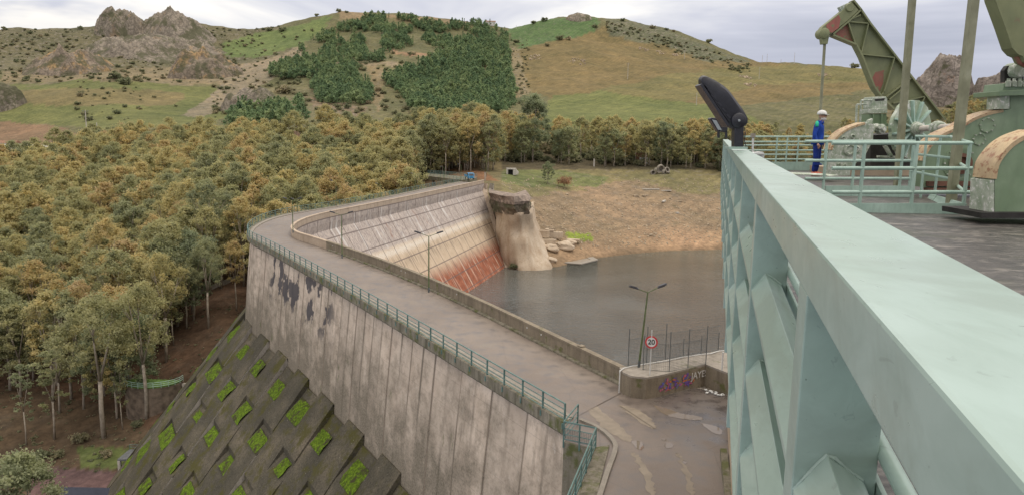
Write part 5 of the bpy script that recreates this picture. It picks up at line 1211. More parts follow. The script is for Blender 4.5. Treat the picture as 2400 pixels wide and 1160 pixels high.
def plant(name, pair, loc, label, cat, s=1.0, rz=0, group=None, sz=None, parts=('trunk', 'crown')):
    t = thing(name, label, cat, loc, group); t.rotation_euler = (0, 0, rz); t.scale = (s, s, sz or s)
    for nm, me in zip(parts, pair):
        o = bpy.data.objects.new(nm, me); COL.objects.link(o); o.parent = t
    return t
def pr(p):
    tr, cm_ = p; me = tr.data; bpy.data.objects.remove(tr); return (me, cm_)
EU = [pr(euc(i, 18 + 1.8 * (i % 4), 3.1 + .5 * (i % 4), .26 + .07 * (i % 4), n=130, nc=60 + 6 * (i % 3), size=.36, forks=3 + i % 3)) for i in range(6)]
EUF = [pr(euc(20 + i, 18 + 1.6 * i, 3.6 + .6 * i, .22, n=105, nc=84, size=.46)) for i in range(4)]
EUG = [pr(euc(40 + i, 19, 5.2, .20, n=180, nc=90, size=.40, leafm='eucgreen')) for i in range(4)]
DEAD = [pr(euc(70 + i, 19, 3.4, .35, n=14, nc=30, size=.3, forks=5, r0=.3)) for i in range(2)]
EUT = [pr(euc(60 + i, 23, 2.3, .30, n=130, nc=40, size=.34, leafm='eucgreen', r0=.2, forks=2)) for i in range(3)]
HERO = [pr(euc(80 + i, 24, 6.0, .52, n=160, nc=90, size=.33, r0=.46, forks=3)) for i in range(3)]
PINE = [pr(pine(100 + i)) for i in range(4)]; CYP = [pr(pine(110 + i, 10, 1.1, True)) for i in range(2)]
BUSH = [pr(shrub(120 + i)) for i in range(4)]
# where the woods stand
def s_dist(P2, A_): return np.min(np.hypot(A_[None, :, 0] - P2[:, None, 0], A_[None, :, 1] - P2[:, None, 1]), axis=1)
clear = [(345, 1000), (345, 890), (420, 800), (500, 700), (560, 640), (610, 690), (640, 900), (300, 1200), (-40, 1200), (-40, 1080), (60, 975), (130, 965), (250, 1045)]
rng = np.random.default_rng(3); spots = []
STEP = 4.9
for gx in np.arange(-330, 40, STEP):
    for gy in np.arange(70, 470, STEP):
        x = gx + rng.uniform(-.42, .42) * STEP; y = gy + rng.uniform(-.42, .42) * STEP; r = math.hypot(x, y)
        if r > 452 or r < 95: continue
        z_ = gz(x, y); X_, Y_, D_ = proj((x, y, z_))
        if X_ < -190 or X_ > 1160: continue
        if in_poly(X_, Y_, clear) and r < 185: continue
        if X_ < 620 and Y_ > 1000 - abs(X_ - 245) * .25 + (30 if X_ > 200 else 0): continue
        if Y_ > 1010: continue
        Xt, Yt, _ = proj((x, y, z_ + 18))
        if X_ > 240 and X_ < 900 and Yt < 296 - (18 if X_ > 560 else 0): continue
        if X_ <= 240 and Yt < 362 - X_ * .26: continue
        if X_ > 860 and r > 385: continue
        if 560 < X_ < 760 and r > 330 and Yt < 300: continue
        if 870 < X_ and r > 240 and Yt < 280: continue
        if X_ > 965 and r < 290: continue
        spots.append((x, y, z_, r, X_, Y_))
A2 = np.array([(s[0], s[1]) for s in spots]); dO = s_dist(A2, OUT); 
# keep clear of the dam and its sloping strips, and out of the lake
from mathutils.geometry import intersect_point_line
poly_d = [tuple(p + n * (9 if p[1] > 150 else 26)) for p, n in zip(OUT, ON)] + [(20, 235), (400, 300), (300, 20), (5, 30)]
keep = ~in_poly(A2[:, 0], A2[:, 1], poly_d)
spots = [s for s, k in zip(spots, keep) if k]
spots.sort(key=lambda s: s[3]); 
vis = []
for s in spots:                       # the dam hides what stands low behind it
    vis.append(s)
LAB = {0: 'mixed olive and yellow eucalyptus crown in the dense wood below the dam', }
nb = 0; rest = []
for i, (x, y, z_, r, X_, Y_) in enumerate(vis):
    s = rng.uniform(.78, 1.15); rz = rng.uniform(0, 6.28)
    if nb < 190:
        front = r < 150
        pair = (EU + ((EUT + EUG) if front else EUG[:1]))[rng.integers(0, 6 + (7 if front else 1))]
        bare = rng.random() < .06; pair = DEAD[i % 2] if bare else pair
        if bare: plant('bare_tree', pair, (x, y, z_), 'almost leafless pale-branched tree standing in the dense wood below the dam', 'tree', s, rz, 'bare trees in the wood below the dam'); continue
        plant('eucalyptus_tree', pair, (x, y, z_), 'olive and yellow eucalyptus tree in the dense wood below the dam', 'tree', s, rz, 'eucalyptus trees in the wood below the dam'); nb += 1
    else: rest.append((x, y, z_, s, rz))
def wood(name, pts, pairs, mats_tr=True):
    """one object for the part of a wood nobody could count: real trees set on points"""
    me = bpy.data.meshes.new(name); me.from_pydata([p[:3] for p in pts], [], []); o = bpy.data.objects.new(name, me); COL.objects.link(o); o['kind'] = 'stuff'
    for nm, k in (('sc', 3), ('rz', 4)): a = me.attributes.new(nm, 'FLOAT', 'POINT'); a.data.foreach_set('value', [p[k] for p in pts])
    a = me.attributes.new('pick', 'INT', 'POINT'); a.data.foreach_set('value', [i % len(pairs) for i in range(len(pts))])
    ng = bpy.data.node_groups.new(name, 'GeometryNodeTree'); ng.interface.new_socket('Geometry', in_out='INPUT', socket_type='NodeSocketGeometry'); ng.interface.new_socket('Geometry', in_out='OUTPUT', socket_type='NodeSocketGeometry')
    gi = ng.nodes.new('NodeGroupInput'); go = ng.nodes.new('NodeGroupOutput'); jn = ng.nodes.new('GeometryNodeJoinGeometry')
    def na(nm, dt='FLOAT'): n = ng.nodes.new('GeometryNodeInputNamedAttribute'); n.data_type = dt; n.inputs[0].default_value = nm; return n.outputs[0]
    sc_n, rz_n, pk = na('sc'), na('rz'), na('pick', 'INT'); cx = ng.nodes.new('ShaderNodeCombineXYZ'); ng.links.new(rz_n, cx.inputs[2])
    for i, pair in enumerate(pairs):
        cmp_ = ng.nodes.new('FunctionNodeCompare'); cmp_.data_type = 'INT'; cmp_.operation = 'EQUAL'; ng.links.new(pk, cmp_.inputs[2]); cmp_.inputs[3].default_value = i
        for m_ in pair:
            so_ = bpy.data.objects.new(m_.name + '_source', m_)           # not linked to the scene: only a mesh source
            oi = ng.nodes.new('GeometryNodeObjectInfo'); oi.inputs[0].default_value = so_
            ip = ng.nodes.new('GeometryNodeInstanceOnPoints'); ng.links.new(gi.outputs[0], ip.inputs['Points']); ng.links.new(cmp_.outputs[0], ip.inputs['Selection']); ng.links.new(oi.outputs['Geometry'], ip.inputs['Instance'])
            ng.links.new(cx.outputs[0], ip.inputs['Rotation']); ng.links.new(sc_n, ip.inputs['Scale']); ng.links.new(ip.outputs[0], jn.inputs[0])
    ng.links.new(jn.outputs[0], go.inputs[0]); md = o.modifiers.new('g', 'NODES'); md.node_group = ng; return o
print('wood rest', len(rest)); wood('far_wood', rest, EUF)
# single trees that stand out at the edge of the wood
def hero(pxy, ytop, pair, label, s_extra=1.0, H0=24.0, name='eucalyptus_tree', zfix=None):
    p = hit(*pxy) if zfix is None else atz(*pxy, zfix); H_ = z_at(p, ytop) - p[2]; s = H_ / H0; return plant(name, pair, p, label, 'tree', s * s_extra, 0, sz=s)
hero((245, 1030), 690, HERO[0], 'tall eucalyptus with thick pale forked trunk left of the clearing')
hero((345, 985), 660, HERO[1], 'tall straight eucalyptus with thin pale trunk beside the round concrete platform', .8)
hero((288, 1006), 850, EUT[0], 'small slim green eucalyptus between the two tall pale trunks', 1.0, 23)
hero((62, 1045), 850, EUT[1], 'slim leaning eucalyptus at the lower left edge of the wood', 1.2, 23)
hero((128, 1030), 810, EUT[2], 'bushy slim eucalyptus left of the thick forked trunk', 1.5, 23)
hero((390, 850), 590, HERO[2], 'eucalyptus with bare lower trunk on the edge of the brown clearing', .8)
hero((490, 770), 560, HERO[0], 'eucalyptus at the top of the brown clearing', .8)
hero((408, 810), 660, EUT[0], 'slim green eucalyptus at the edge of the brown clearing', 1.4, 23)
hero((555, 730), 575, EU[2], 'eucalyptus with open crown next to the curved end of the dam wall', .8, 20)
plant('broadleaf_tree', EUG[1], (-62, 88, -42.5), 'bushy grey-green tree crown in the bottom left corner', 'tree', .92, 1.0)
# belt of eucalyptus behind the shore, far bank
rng = np.random.default_rng(8); nbelt = 0; rest2 = []
belt = []
for k in range(520):
    u_ = rng.uniform(1085, 2560) if k < 430 else rng.uniform(900, 1180); r = rng.uniform(338, 412) if u_ > 1180 else rng.uniform(268, 372)
    if u_ < 1180 and (rng.random() < .15 or r < 298): continue
    g_ = gdir(u_); belt.append((g_[0] * r, g_[1] * r, r, u_))
belt.sort(key=lambda b: b[2]); front = 0
for (x, y, r, u_) in belt:
    if u_ < 1290 and u_ > 1150 and r < 330: continue
    s = rng.uniform(.75, 1.1) * (1.0 if 980 < u_ < 1800 else .78); pair = (EUG if u_ > 1150 and rng.random() < .62 and u_ < 1700 else EU + EUF)[rng.integers(0, 4)]
    if nbelt < 92:
        plant('eucalyptus_tree', pair, (x, y, gz(x, y)), 'broad eucalyptus tree in the belt of trees behind the far shore', 'tree', s, rng.uniform(0, 6.28), 'eucalyptus trees behind the far shore'); nbelt += 1
    else: rest2.append((x, y, gz(x, y), s, rng.uniform(0, 6.28)))
# thicker autumn scrub rising on the right behind the machinery
for k in range(520):
    u_ = rng.uniform(1700, 2600); r = rng.uniform(400, 640); g_ = gdir(u_); x, y = g_ * r
    X_, Y_, _ = proj((x, y, gz(x, y) + 12))
    if Y_ < (272 if X_ < 2130 else 272 - (X_ - 2130) * .33): continue
    rest2.append((x, y, gz(x, y), rng.uniform(.45, .75), rng.uniform(0, 6.28)))
wood('far_scrub', rest2, EUF[:2] + EU[:1])
hero((1283, 432), 366 + 12, EUG[0], 'round olive bush tree standing alone on the grassy shore', 1.15, 19.5)
hero((1283 + 155, 391), 300, EUG[2], 'big spreading green eucalyptus with pale trunk in front of the belt', 1.15, 19.5)
hero((1608, 396), 318, EUG[3], 'green eucalyptus with split trunk at the shore near the bridge girder', 1.0, 19.5)
hero((1652, 398), 330, EUG[0], 'green eucalyptus partly hidden by the bridge girder', 1.0, 19.5)
hero((1248, 380), 216, EUG[1], 'tallest olive eucalyptus rising above the belt beside the pine wood', .95, 19.5)
# dry pink tree
dt = pr(shrub(300, 3.4, 'drytree', 150, .35, 26, 4.0)); p = hit(1323, 441); plant('dry_tree', dt, p + [0, 0, .9], 'small wide bare pinkish tree on the green patch of shore', 'tree', .95, parts=('trunk', 'crown'))
# pine wood on the hill
P1 = [(690, 122), (790, 66), (860, 45), (930, 40), (1010, 60), (1140, 58), (1190, 85), (1195, 135), (1100, 130), (1040, 118), (960, 112), (900, 132), (900, 150), (700, 148)]
P2 = [(622, 172), (690, 142), (830, 152), (862, 238), (750, 243), (742, 190), (650, 190)]
P3 = [(1000, 142), (1190, 92), (1207, 248), (1185, 268), (1060, 278), (950, 255), (938, 222), (895, 190), (1000, 155)]
P4 = [(520, 302), (560, 258), (610, 262), (700, 245), (722, 290), (640, 290), (600, 305)]
P5 = [(730, 200), (870, 205), (865, 250), (745, 245)]
rng = np.random.default_rng(17); pts = []
for poly, n in ((P1, 900), (P2, 380), (P3, 1250), (P4, 60), (P5, 170)):
    xs = [p[0] for p in poly]; ys = [p[1] for p in poly]; c = 0; tries = 0
    while c < n and tries < n * 6:
        tries += 1; x = rng.uniform(min(xs), max(xs)); y = rng.uniform(min(ys), max(ys))
        if not in_poly(x, y, poly): continue
        if poly is P1 and mnoise.noise((x * .02, y * .04, 0)) < -.12: continue
        p = hit(x, y, 400)
        if p is not None: pts.append((p[0], p[1], p[2], math.hypot(p[0], p[1]))); c += 1
pts.sort(key=lambda p: p[3]); rp = []
for i, p in enumerate(pts):
    cy = rng.random() < .13; s = rng.uniform(.75, 1.15)
    if i < 250:
        plant('cypress_tree' if cy else 'pine_tree', (CYP if cy else PINE)[rng.integers(0, 2)], p[:3], 'narrow dark cypress standing among the hillside pines' if cy else 'dark green pine in the planted wood on the hillside', 'tree', s, rng.uniform(0, 6.28),
              'cypresses among the hillside pines' if cy else 'pines on the hillside')
    else: rp.append((p[0], p[1], p[2], s * rng.uniform(.7, 1.25), rng.uniform(0, 6.28)))
wood('pine_wood', rp, PINE[:3] + CYP[:1])
# grey-brown scrub between the pine patches
sc_pts = []
for k in range(520):
    x, y = rng.uniform(620, 1000), rng.uniform(60, 300)
    if in_poly(x, y, P1) or in_poly(x, y, P3) or rng.random() < .5: continue
    p = hit(x, y, 400)
    if p is not None: sc_pts.append((*p, rng.uniform(.7, 2.0), rng.uniform(0, 6)))
for k in range(1100):
    x, y = rng.uniform(-40, 620), rng.uniform(70, 195) if rng.random() < .8 else rng.uniform(200, 290)
    if y > 200 and not (180 < x < 330 or 500 < x < 640): continue
    p = hit(x, y, 400)
    if p is not None: sc_pts.append((*p, .4 + 1.5 * rng.random() ** 2, rng.uniform(0, 6)))
for k in range(170):
    x = rng.uniform(1420, 1760); y = 45 + (x - 1420) * .31 + rng.uniform(0, 30)
    p = hit(x, y, 400)
    if p is not None: sc_pts.append((*p, rng.uniform(.7, 1.9), rng.uniform(0, 6)))
for k in range(120):
    x, y = rng.uniform(2050, 2400), rng.uniform(190, 290); p = hit(x, y, 400)
    if p is not None: sc_pts.append((*p, rng.uniform(1, 2.5), rng.uniform(0, 6)))
for k in range(90):
    x = rng.uniform(1195, 1240); y = rng.uniform(95, 250); p = hit(x, y, 400)
    if p is not None: sc_pts.append((*p, rng.uniform(.5, 1.3), rng.uniform(0, 6)))
wood('hill_scrub', sc_pts, BUSH[:3])
# bushes that stand by themselves
BL = [(10, 62, 2.2, 'lone dark bush on the skyline at far left'), (97, 60, 1.6, 'lone dark bush on the left skyline'), (188, 61, 2.6, 'round dark bush on the skyline left of the rocky peak'), (236, 54, 1.8, 'small bush on the skyline beside the rocky peak'),
      (660, 74, 4, 'clump of green bushes in the dip right of the rocky peaks'), (632, 72, 3, 'dark bush left of the clump in the dip'), (618, 70, 2, 'small dark bush at the skyline dip'), (742, 38, 2.5, 'bush on the ridge above the pine wood'), (795, 27, 3, 'dark bush on the highest left ridge'), (812, 30, 2, 'bush on top of the long ridge'),
      (1251, 56, 3, 'dark bush on the crest left of the rocky knoll'), (1275, 50, 3.5, 'bigger dark bush on the crest beside the rocky knoll'), (1395, 64, 3.2, 'reddish bush at the head of the brown field'), (1312, 92, 3.5, 'dark bush in the bright green field'), (1332, 92, 3, 'reddish bush beside the dark one in the green field'), (1282, 108, 2.5, 'low dark bush at the lower edge of the green field'),
      (1458, 48, 2.6, 'dark bush on the right crest'), (1530, 66, 3.2, 'big dark bush on the right crest slope'), (1562, 70, 2.2, 'bush on the descending crest'), (1661, 100, 3.5, 'dark bush on the right shoulder of the hill'), (1580, 74, 2.0, 'small bush on the descending crest'), (2002, 158, 4.2, 'wind-swept bush on the skyline left of the lifting lever'), (1210, 100, 3, 'dark bush at the edge of the green field'),
      (272, 186, 3.5, 'purple-brown bush on the small mound'), (320, 188, 3, 'dark bush on the right of the mound'), (295, 197, 3.5, 'long low dark bush on the mound'), (665, 218, 4.5, 'round dark bush below the ridge'), (362, 228, 2, 'small bush in the green field'), (240, 208, 2, 'brown bush at the left of the mound'), (412, 248, 1.5, 'small dark bush by the stony strip'),
      (445, 300, 3.6, 'dark green tree at the left edge of the stony strip'), (482, 300, 3.8, 'dark green tree next to the stony strip'), (210, 282, 4.0, 'lone flat-topped tree in the green field at left')]
for i, (x, y, s, lab) in enumerate(BL):
    p = hit(x, y + 2.5, 400)
    if p is None: p = hit(x, y + 8, 400)
    if p is None: continue
    plant('hill_bush', BUSH[i % 4], p, lab, 'bush', s * (1.0 if p[1] > 600 else .6), i, parts=('stem', 'crown'))
for i, (x, y, s, lab) in enumerate([(410, 935, .9, 'round green shrub by the pale wall end of the round platform'), (322, 1000, .7, 'low green shrub below the slim eucalyptus'), (248, 1075, .8, 'green shrub at the edge of the grass strip'), (98, 1080, 1.0, 'green shrub left of the grass strip'), (130, 1075, .8, 'second green shrub left of the grass strip'), (190, 1035, 1.0, 'low grey-green shrub left of the thick trunk'),
                                    (1205, 628, .9, 'green weeds at the foot of the red stained wall end')]):
    p = hit(x, y) if x < 1000 else atz(x, y, WL + .3); plant('shrub', BUSH[i % 4], p, lab, 'shrub', s, i, parts=('stem', 'crown'))
# undergrowth on the clearing
ug = []
for k in range(700):
    x, y = rng.uniform(-20, 600), rng.uniform(700, 1110); p = hit(x, y, 90)
    if p is None or math.hypot(p[0], p[1]) > 200: continue
    ug.append((p[0], p[1], p[2] - .1, rng.uniform(.12, .34), rng.uniform(0, 6)))
UGM = [pr(shrub(200 + i, 1.6, 'drytree' if False else 'bushleaf', 40, .5, 9, .9)) for i in range(2)]
wood('undergrowth', ug, UGM)
# shore growth in the lower forest strip under the belt (dark bushes between trunks)
ub = []
for k in range(420):
    u_ = rng.uniform(1170, 2450); r = rng.uniform(344, 420); g_ = gdir(u_); ub.append((g_[0] * r, g_[1] * r, gz(*(g_ * r)) - .2, rng.uniform(1.2, 3.2), rng.uniform(0, 6)))
wood('belt_undergrowth', ub, BUSH[:3])
# ------------------------------------------------------------ crags and outcrops
def crag(name, label, px, py_base, wpx, ytop, mat, r, seed, depth=.8, rough=1.0, n=70, p=2.6, cat='crag', lump=.30, shape=None):
    g_ = gdir(px); x0, y0 = g_ * r; ppm = F / (proj((x0, y0, gz(x0, y0)))[2]); W_ = wpx / ppm / 2; zb = gz(x0, y0) - 3; zt = z_of(px, r, ytop); Hh = zt - zb
    xd = np.array([g_[1], -g_[0]]); V = []; Q = []
    nn_ = n; 
    for i in range(nn_ + 1):
        for j in range(nn_ + 1):
            a, b = -1.05 + 2.1 * i / nn_, -1.05 + 2.1 * j / nn_; rho = math.hypot(a, b)
            w_ = mnoise.noise((a * 2.1 + seed, b * 2.1, 0)) * .22
            e = max(0.0, 1 - max(0, rho + w_) ** p)
            sv = 1.0 if shape is None else np.interp(a, [q[0] for q in shape], [q[1] for q in shape])
            x = x0 + xd[0] * a * W_ + g_[0] * b * W_ * depth; y = y0 + xd[1] * a * W_ + g_[1] * b * W_ * depth
            q3 = (x * .045 + seed * 9, y * .045, 0)
            rid = 1 - abs(mnoise.noise(q3)) * 2; cel = mnoise.voronoi((x * .10 / rough, y * .10 / rough, seed))[0][0]; cel2 = mnoise.voronoi((x * .26 / rough, y * .26 / rough, seed + 3))[0][0]
            h = e ** .8 * sv * (1 - lump + lump * rid * .8) * (1 - .25 * cel) - .14 * cel2 * e
            h = h if h < .55 * sv else .55 * sv + (h - .55 * sv) * (.62 + .5 * mnoise.noise((x * .05, y * .05, seed))); gl = gz(x, y); V.append((x, y, gl - 2.5 + (zt - gl + 3) * min(1.0, h * 1.25) * (1 if e > .0 else 0)))
    for i in range(nn_):
        for j in range(nn_): a = i * (nn_ + 1) + j; Q.append((a, a + nn_ + 1, a + nn_ + 2, a + 1))
    me = npmesh(name, V, Q, [MT[mat]]); o = bpy.data.objects.new(name, me); COL.objects.link(o)
    return tag(o, label, cat)
crag('rocky_peak', 'blocky flat-topped rocky peak on the left skyline', 300, 60, 120, 8, 'crag', 1090, 1.3, p=4, lump=.3, shape=[(-1, .75), (-.6, .97), (.1, .95), (.5, .8), (1, .55)])
crag('rocky_peak', 'pointed rocky peak on the skyline right of the flat-topped one', 415, 60, 190, 8, 'crag', 1080, 5.1, p=2.0, lump=.2, shape=[(-1, .6), (-.25, .85), (-.05, 1.0), (.3, .85), (1, .4)])
crag('rock_slope', 'broken grey rock slope below the two skyline peaks', 380, 120, 300, 70, 'crag', 980, 8.2, p=1.8, lump=.45)
crag('rock_outcrop', 'orange-tan rock outcrop below the pointed peak', 480, 168, 170, 100, 'crag2', 760, 2.7, p=1.7, lump=.3)
crag('rock_outcrop', 'low tan rock outcrop on the left slope', 170, 150, 190, 100, 'crag2', 880, 6.6, p=1.6, lump=.4)
crag('rock_outcrop', 'small stony knoll on the central hilltop', 1345, 50, 66, 30, 'crag', 1120, 3.3, p=2.2, lump=.3, n=40)
crag('rocky_crag', 'tall grey rocky crag behind the green poles', 2196, 220, 150, 84, 'crag4', 650, 4.4, p=2.6, lump=.25, n=110, shape=[(-1, .5), (-.55, .72), (-.2, 1.0), (.1, .92), (.5, .80), (.75, .60), (1, .3)])
crag('rocky_crag', 'lower grey rocky crag at the right of the tall one', 2305, 220, 84, 152, 'crag4', 640, 7.4, p=3.0, lump=.2, n=80)
crag('rock_outcrop', 'dark stony outcrop at the left edge below the fields', 10, 215, 90, 178, 'crag', 640, 9.4, p=1.8, lump=.4, n=50)
crag('rock_outcrop', 'brown rocky mound left of the pine patches', 590, 240, 150, 185, 'crag', 560, 12.4, p=1.6, lump=.5, n=60)
for i, (x, y, w_, lab) in enumerate([(1255, 138, 30, 'stony patch in the brown field near the pine wood'), (1353, 145, 40, 'long stony patch in the middle of the brown field'), (1508, 118, 22, 'stony patch high in the brown field'), (1548, 122, 26, 'second stony patch high in the brown field'), (1745, 182, 34, 'stony patch with scrub right of the bent pole'), (1757, 200, 26, 'small stony patch below the field pole'), (1930, 179, 30, 'stony clump in the field left of the hanging rod'), (1586, 130, 22, 'stony patch at the right of the brown field')]):
    p = hit(x, y, 400)
    if p is None: continue
    d = proj(p)[2]; R_ = w_ / 2 / F * d; rs_ = random.Random(i); q = MB()
    for k in range(26):
        a = rs_.uniform(0, 6.28); rr = R_ * math.sqrt(rs_.random()); c = np.array([p[0] + math.cos(a) * rr, p[1] + math.sin(a) * rr * 1.6, 0]); c[2] = gz(c[0], c[1]) + .2; s = rs_.uniform(.4, 1.3)
        ax_ = np.linalg.qr(np.array([[rs_.gauss(0, 1) for _ in range(3)] for _ in range(3)]))[0]; q.box(c, s, s * .7, s * .55, ax_)
    tag(q.build('stone_heap', MT['stone']), lab, 'stone heap')
# ------------------------------------------------------------ rock buttress at the end of the dam, shore things
def loft(name, rings, mat, label=None, cat=None, parent=None, nz=.0, seed=0, sub=6):
    """rings: (z, [(x,y)...]) stacked"""
    V = []; Q = []; R_ = []
    for (z0, a), (z1, b) in zip(rings[:-1], rings[1:]):
        for k in range(sub):
            t = k / sub; R_.append((z0 * (1 - t) + z1 * t, np.array(a) * (1 - t) + np.array(b) * t))
    R_.append((rings[-1][0], np.array(rings[-1][1]))); n = len(R_[0][1]); fine = 5
    for z_, pts_ in R_:
        for i in range(n):
            for k in range(fine):
                t = k / fine; x, y = pts_[i] * (1 - t) + pts_[(i + 1) % n] * t; c = pts_.mean(0)
                d = mnoise.noise((x * .25 + seed, y * .25, z_ * .2)) * nz + mnoise.noise((x * .8 + seed, y * .8, z_ * .7)) * nz * .4; e = np.array([x, y]) - c; e /= np.linalg.norm(e) + 1e-6; V.append((x + e[0] * d, y + e[1] * d, z_ + mnoise.noise((x * .5, y * .5, z_)) * nz * .2))
    m_ = n * fine
    for j in range(len(R_) - 1):
        for i in range(m_): a = j * m_ + i; b = j * m_ + (i + 1) % m_; Q.append((a, b, b + m_, a + m_))
    mb = MB(); mb.add(V, Q + [tuple((len(R_) - 1) * m_ + i for i in range(m_))]); o = mb.build(name, mat, parent, smooth=(name == 'tan_facing'))
    if label: tag(o, label, cat)
    return o
bt_ = thing('rock_buttress', 'tan concrete-covered rock buttress with dark rocky cap at the end of the dam', 'buttress', (6, 210, WL))
low = [atz(1182, 640, WL - 2)[:2], atz(1215, 634, WL)[:2], atz(1255, 634, WL)[:2], atz(1290, 630, WL)[:2], atz(1302, 605, WL)[:2], (16, 222), (2, 226), (-6, 222)]
mid = [atz(1164, 540, -12)[:2], atz(1196, 545, -12)[:2], atz(1225, 545, -12)[:2], atz(1250, 540, -12)[:2], atz(1258, 520, -12)[:2], (10, 231), (0, 234), (-8, 230)]
cap0 = [atz(1150, 470, -4.2)[:2], atz(1175, 482, -4.6)[:2], atz(1205, 490, -5)[:2], atz(1236, 488, -5)[:2], atz(1240, 472, -4)[:2], (11, 238), (0, 240), (-10, 236)]
cap0[5:] = [tuple(np.array(cap0[k][:2]) * 1.06) for k in (4, 2, 0)]
cap1 = [atz(1146, 452, -1.6)[:2], atz(1175, 462, -2)[:2], atz(1205, 466, -2.2)[:2], atz(1234, 462, -2)[:2], atz(1232, 452, -1.6)[:2], (9, 240), (0, 242), (-11, 238)]
cap1[5:] = [tuple(np.array(cap1[k][:2]) * 1.05) for k in (4, 2, 0)]; mid[5:] = [tuple(np.array(mid[k][:2]) * 1.08) for k in (4, 2, 0)]
loft('tan_facing', [(WL - 6, low), (WL, low), (-12, mid), (-6.2, [tuple(np.array(a) * .45 + np.array(b) * .55) for a, b in zip(mid, cap0)])], MT['tancon'], parent=bt_, nz=1.3)
loft('rock_face', [(-7, [tuple(np.array(a) * .5 + np.array(b) * .5) for a, b in zip(mid, cap0)]), (-5, cap0), (-3.6, cap0)], MT['crag2'], parent=bt_, nz=.9, seed=4)
loft('rock_cap', [(-3.9, cap0), (-3.0, [tuple(np.array(c) * 1.0 + np.array([.6 if i in (3, 4) else 0, -.3])) for i, c in enumerate(cap0)]), (-1.6, cap1)], MT['crag3'], parent=bt_, nz=.45, seed=8)
ej = MB(); a_, b_ = INN[-1] + IN_[-1] * .5, None
Pj = [(INN[-1][0] + IN_[-1][0] * .6 + .25, INN[-1][1] + IN_[-1][1] * .6 + .3, .0)]
for z_ in (-1.5, -3, -6, -12, -18, -24):
    cut_ = max(0, -z_ - 1) * .86; d = .30 + max(0, -z_ - 2.2) * .6; Pj.append((INN[-1][0] + IN_[-1][0] * (d + .3) - tdir[0] * (cut_ - .5), INN[-1][1] + IN_[-1][1] * (d + .3) - tdir[1] * (cut_ - .5), z_))
for a, b in zip(Pj[:-1], Pj[1:]): ej.beam(a, b, 1.5, .5)
ej.build('edge_beam', MT['farparapet'], dam)
ej = MB(); 
for a, b in zip(Pj[:-1], Pj[1:]): ej.beam(np.array(a) + [1.9, .8, 0], np.array(b) + [1.9, .8, 0], 1.6, .4)
ej.build('edge_slab', MT['conc'], bt_)
# end pier of the dam, ramp with railing and the blue truck
ep = thing('end_pier', 'small pale square pillar at the far end of the dam parapet', 'pillar', atz(1137, 422, .1)); q = MB(); c = atz(1137, 421, .1); q.box(c + [0, 0, .9], .28, .28, 1.3); q.build('shaft', MT['farparapet'], ep); q = MB(); q.box(c + [0, 0, 2.25], .36, .36, .08); q.build('cap', MT['kerb'], ep)
rp_ = thing('side_ramp', 'concrete side bridge with green railing joining the far end of the dam', 'bridge', atz(1060, 425, 0))
ra, rb2, rc, rdd = atz(1118, 416, .4), atz(1003, 407, .6), atz(1003, 413, .1), atz(1095, 424, .1)
q = MB(); q.prism([ra, rb2, rc, rdd], (0, 0, -1.3)); q.build('deck', MT['cornice'], rp_)
for P_ in ((rdd, rc), (ra, rb2)):
    for hh in (1.1, .75, .4):
        q = MB(); q.tube([P_[0] + [0, 0, hh], P_[1] + [0, 0, hh]], .06, 5); q.build('rail', MT['damrail'], rp_)
    for k in range(13):
        p = P_[0] + (P_[1] - P_[0]) * k / 12; q = MB(); q.tube([p, p + [0, 0, 1.1]], .05, 5); q.build('post', MT['damrail'], rp_)
for k in range(3):
    p = rc + (rdd - rc) * (k + .3) / 3; q = MB(); q.box(p + [.5, 1.0, -7], .5, .5, 6); q.build('pier', MT['conc'], rp_)
def truck(p, hd):
    t = thing('truck', 'light blue truck parked where the dam road ends', 'truck', p); f = np.array([math.cos(hd), math.sin(hd), 0]); s = np.array([-f[1], f[0], 0])
    def W(a, b, c): return np.array(p) + f * a + s * b + ZV * c
    q = MB(); q.prism([W(.9, -.95, .45), W(2.6, -.95, .45), W(2.7, -.95, 1.2), W(2.2, -.95, 2.15), W(.9, -.95, 2.2)], s * 1.9); q.build('cab', MT['bluecar'], t, bevel=.06)
    q = MB(); q.prism([W(2.66, -.8, 1.3), W(2.66, .8, 1.3), W(2.27, .75, 2.02), W(2.27, -.75, 2.02)], f * .03); q.build('windscreen', MT['black'], t)
    for sd2 in (-1, 1): q = MB(); q.prism([W(1.2, .955 * sd2, 1.3), W(2.4, .955 * sd2, 1.3), W(2.1, .955 * sd2, 2.0), W(1.2, .955 * sd2, 2.0)], s * .02 * sd2); q.build('side_window', MT['black'], t)
    q = MB(); q.box(W(-1.1, 0, 1.0), 1.9, .95, .10, (f, s, ZV)); [q.box(W(-1.1, b, 1.3), 1.9, .03, .25, (f, s, ZV)) for b in (-.92, .92)]; q.build('load_bed', MT['bluecar'], t)
    q = MB(); q.box(W(-.2, 0, .7), 2.7, .4, .1, (f, s, ZV)); q.build('chassis', MT['black'], t)
    for a in (-1.9, 1.8):
        for b in (-.95, .7):
            q = MB(); q.lathe(W(a, b, .4), s, [(0, .3), (.03, .4), (.22, .4), (.25, .3)], 16); w_ = q.build('wheel', MT['black'], t); q = MB(); q.lathe(W(a, b - .01, .4), s, [(0, .18), (.27, .18)], 10); q.build('rim', MT['glass'], w_)
    for b in (-.7, .7): q = MB(); q.lathe(W(2.66, b, .85), f, [(0, .12), (.06, .10)], 10); q.build('headlight', MT['white'], t)
truck(atz(1100, 421, .35), -1.25)
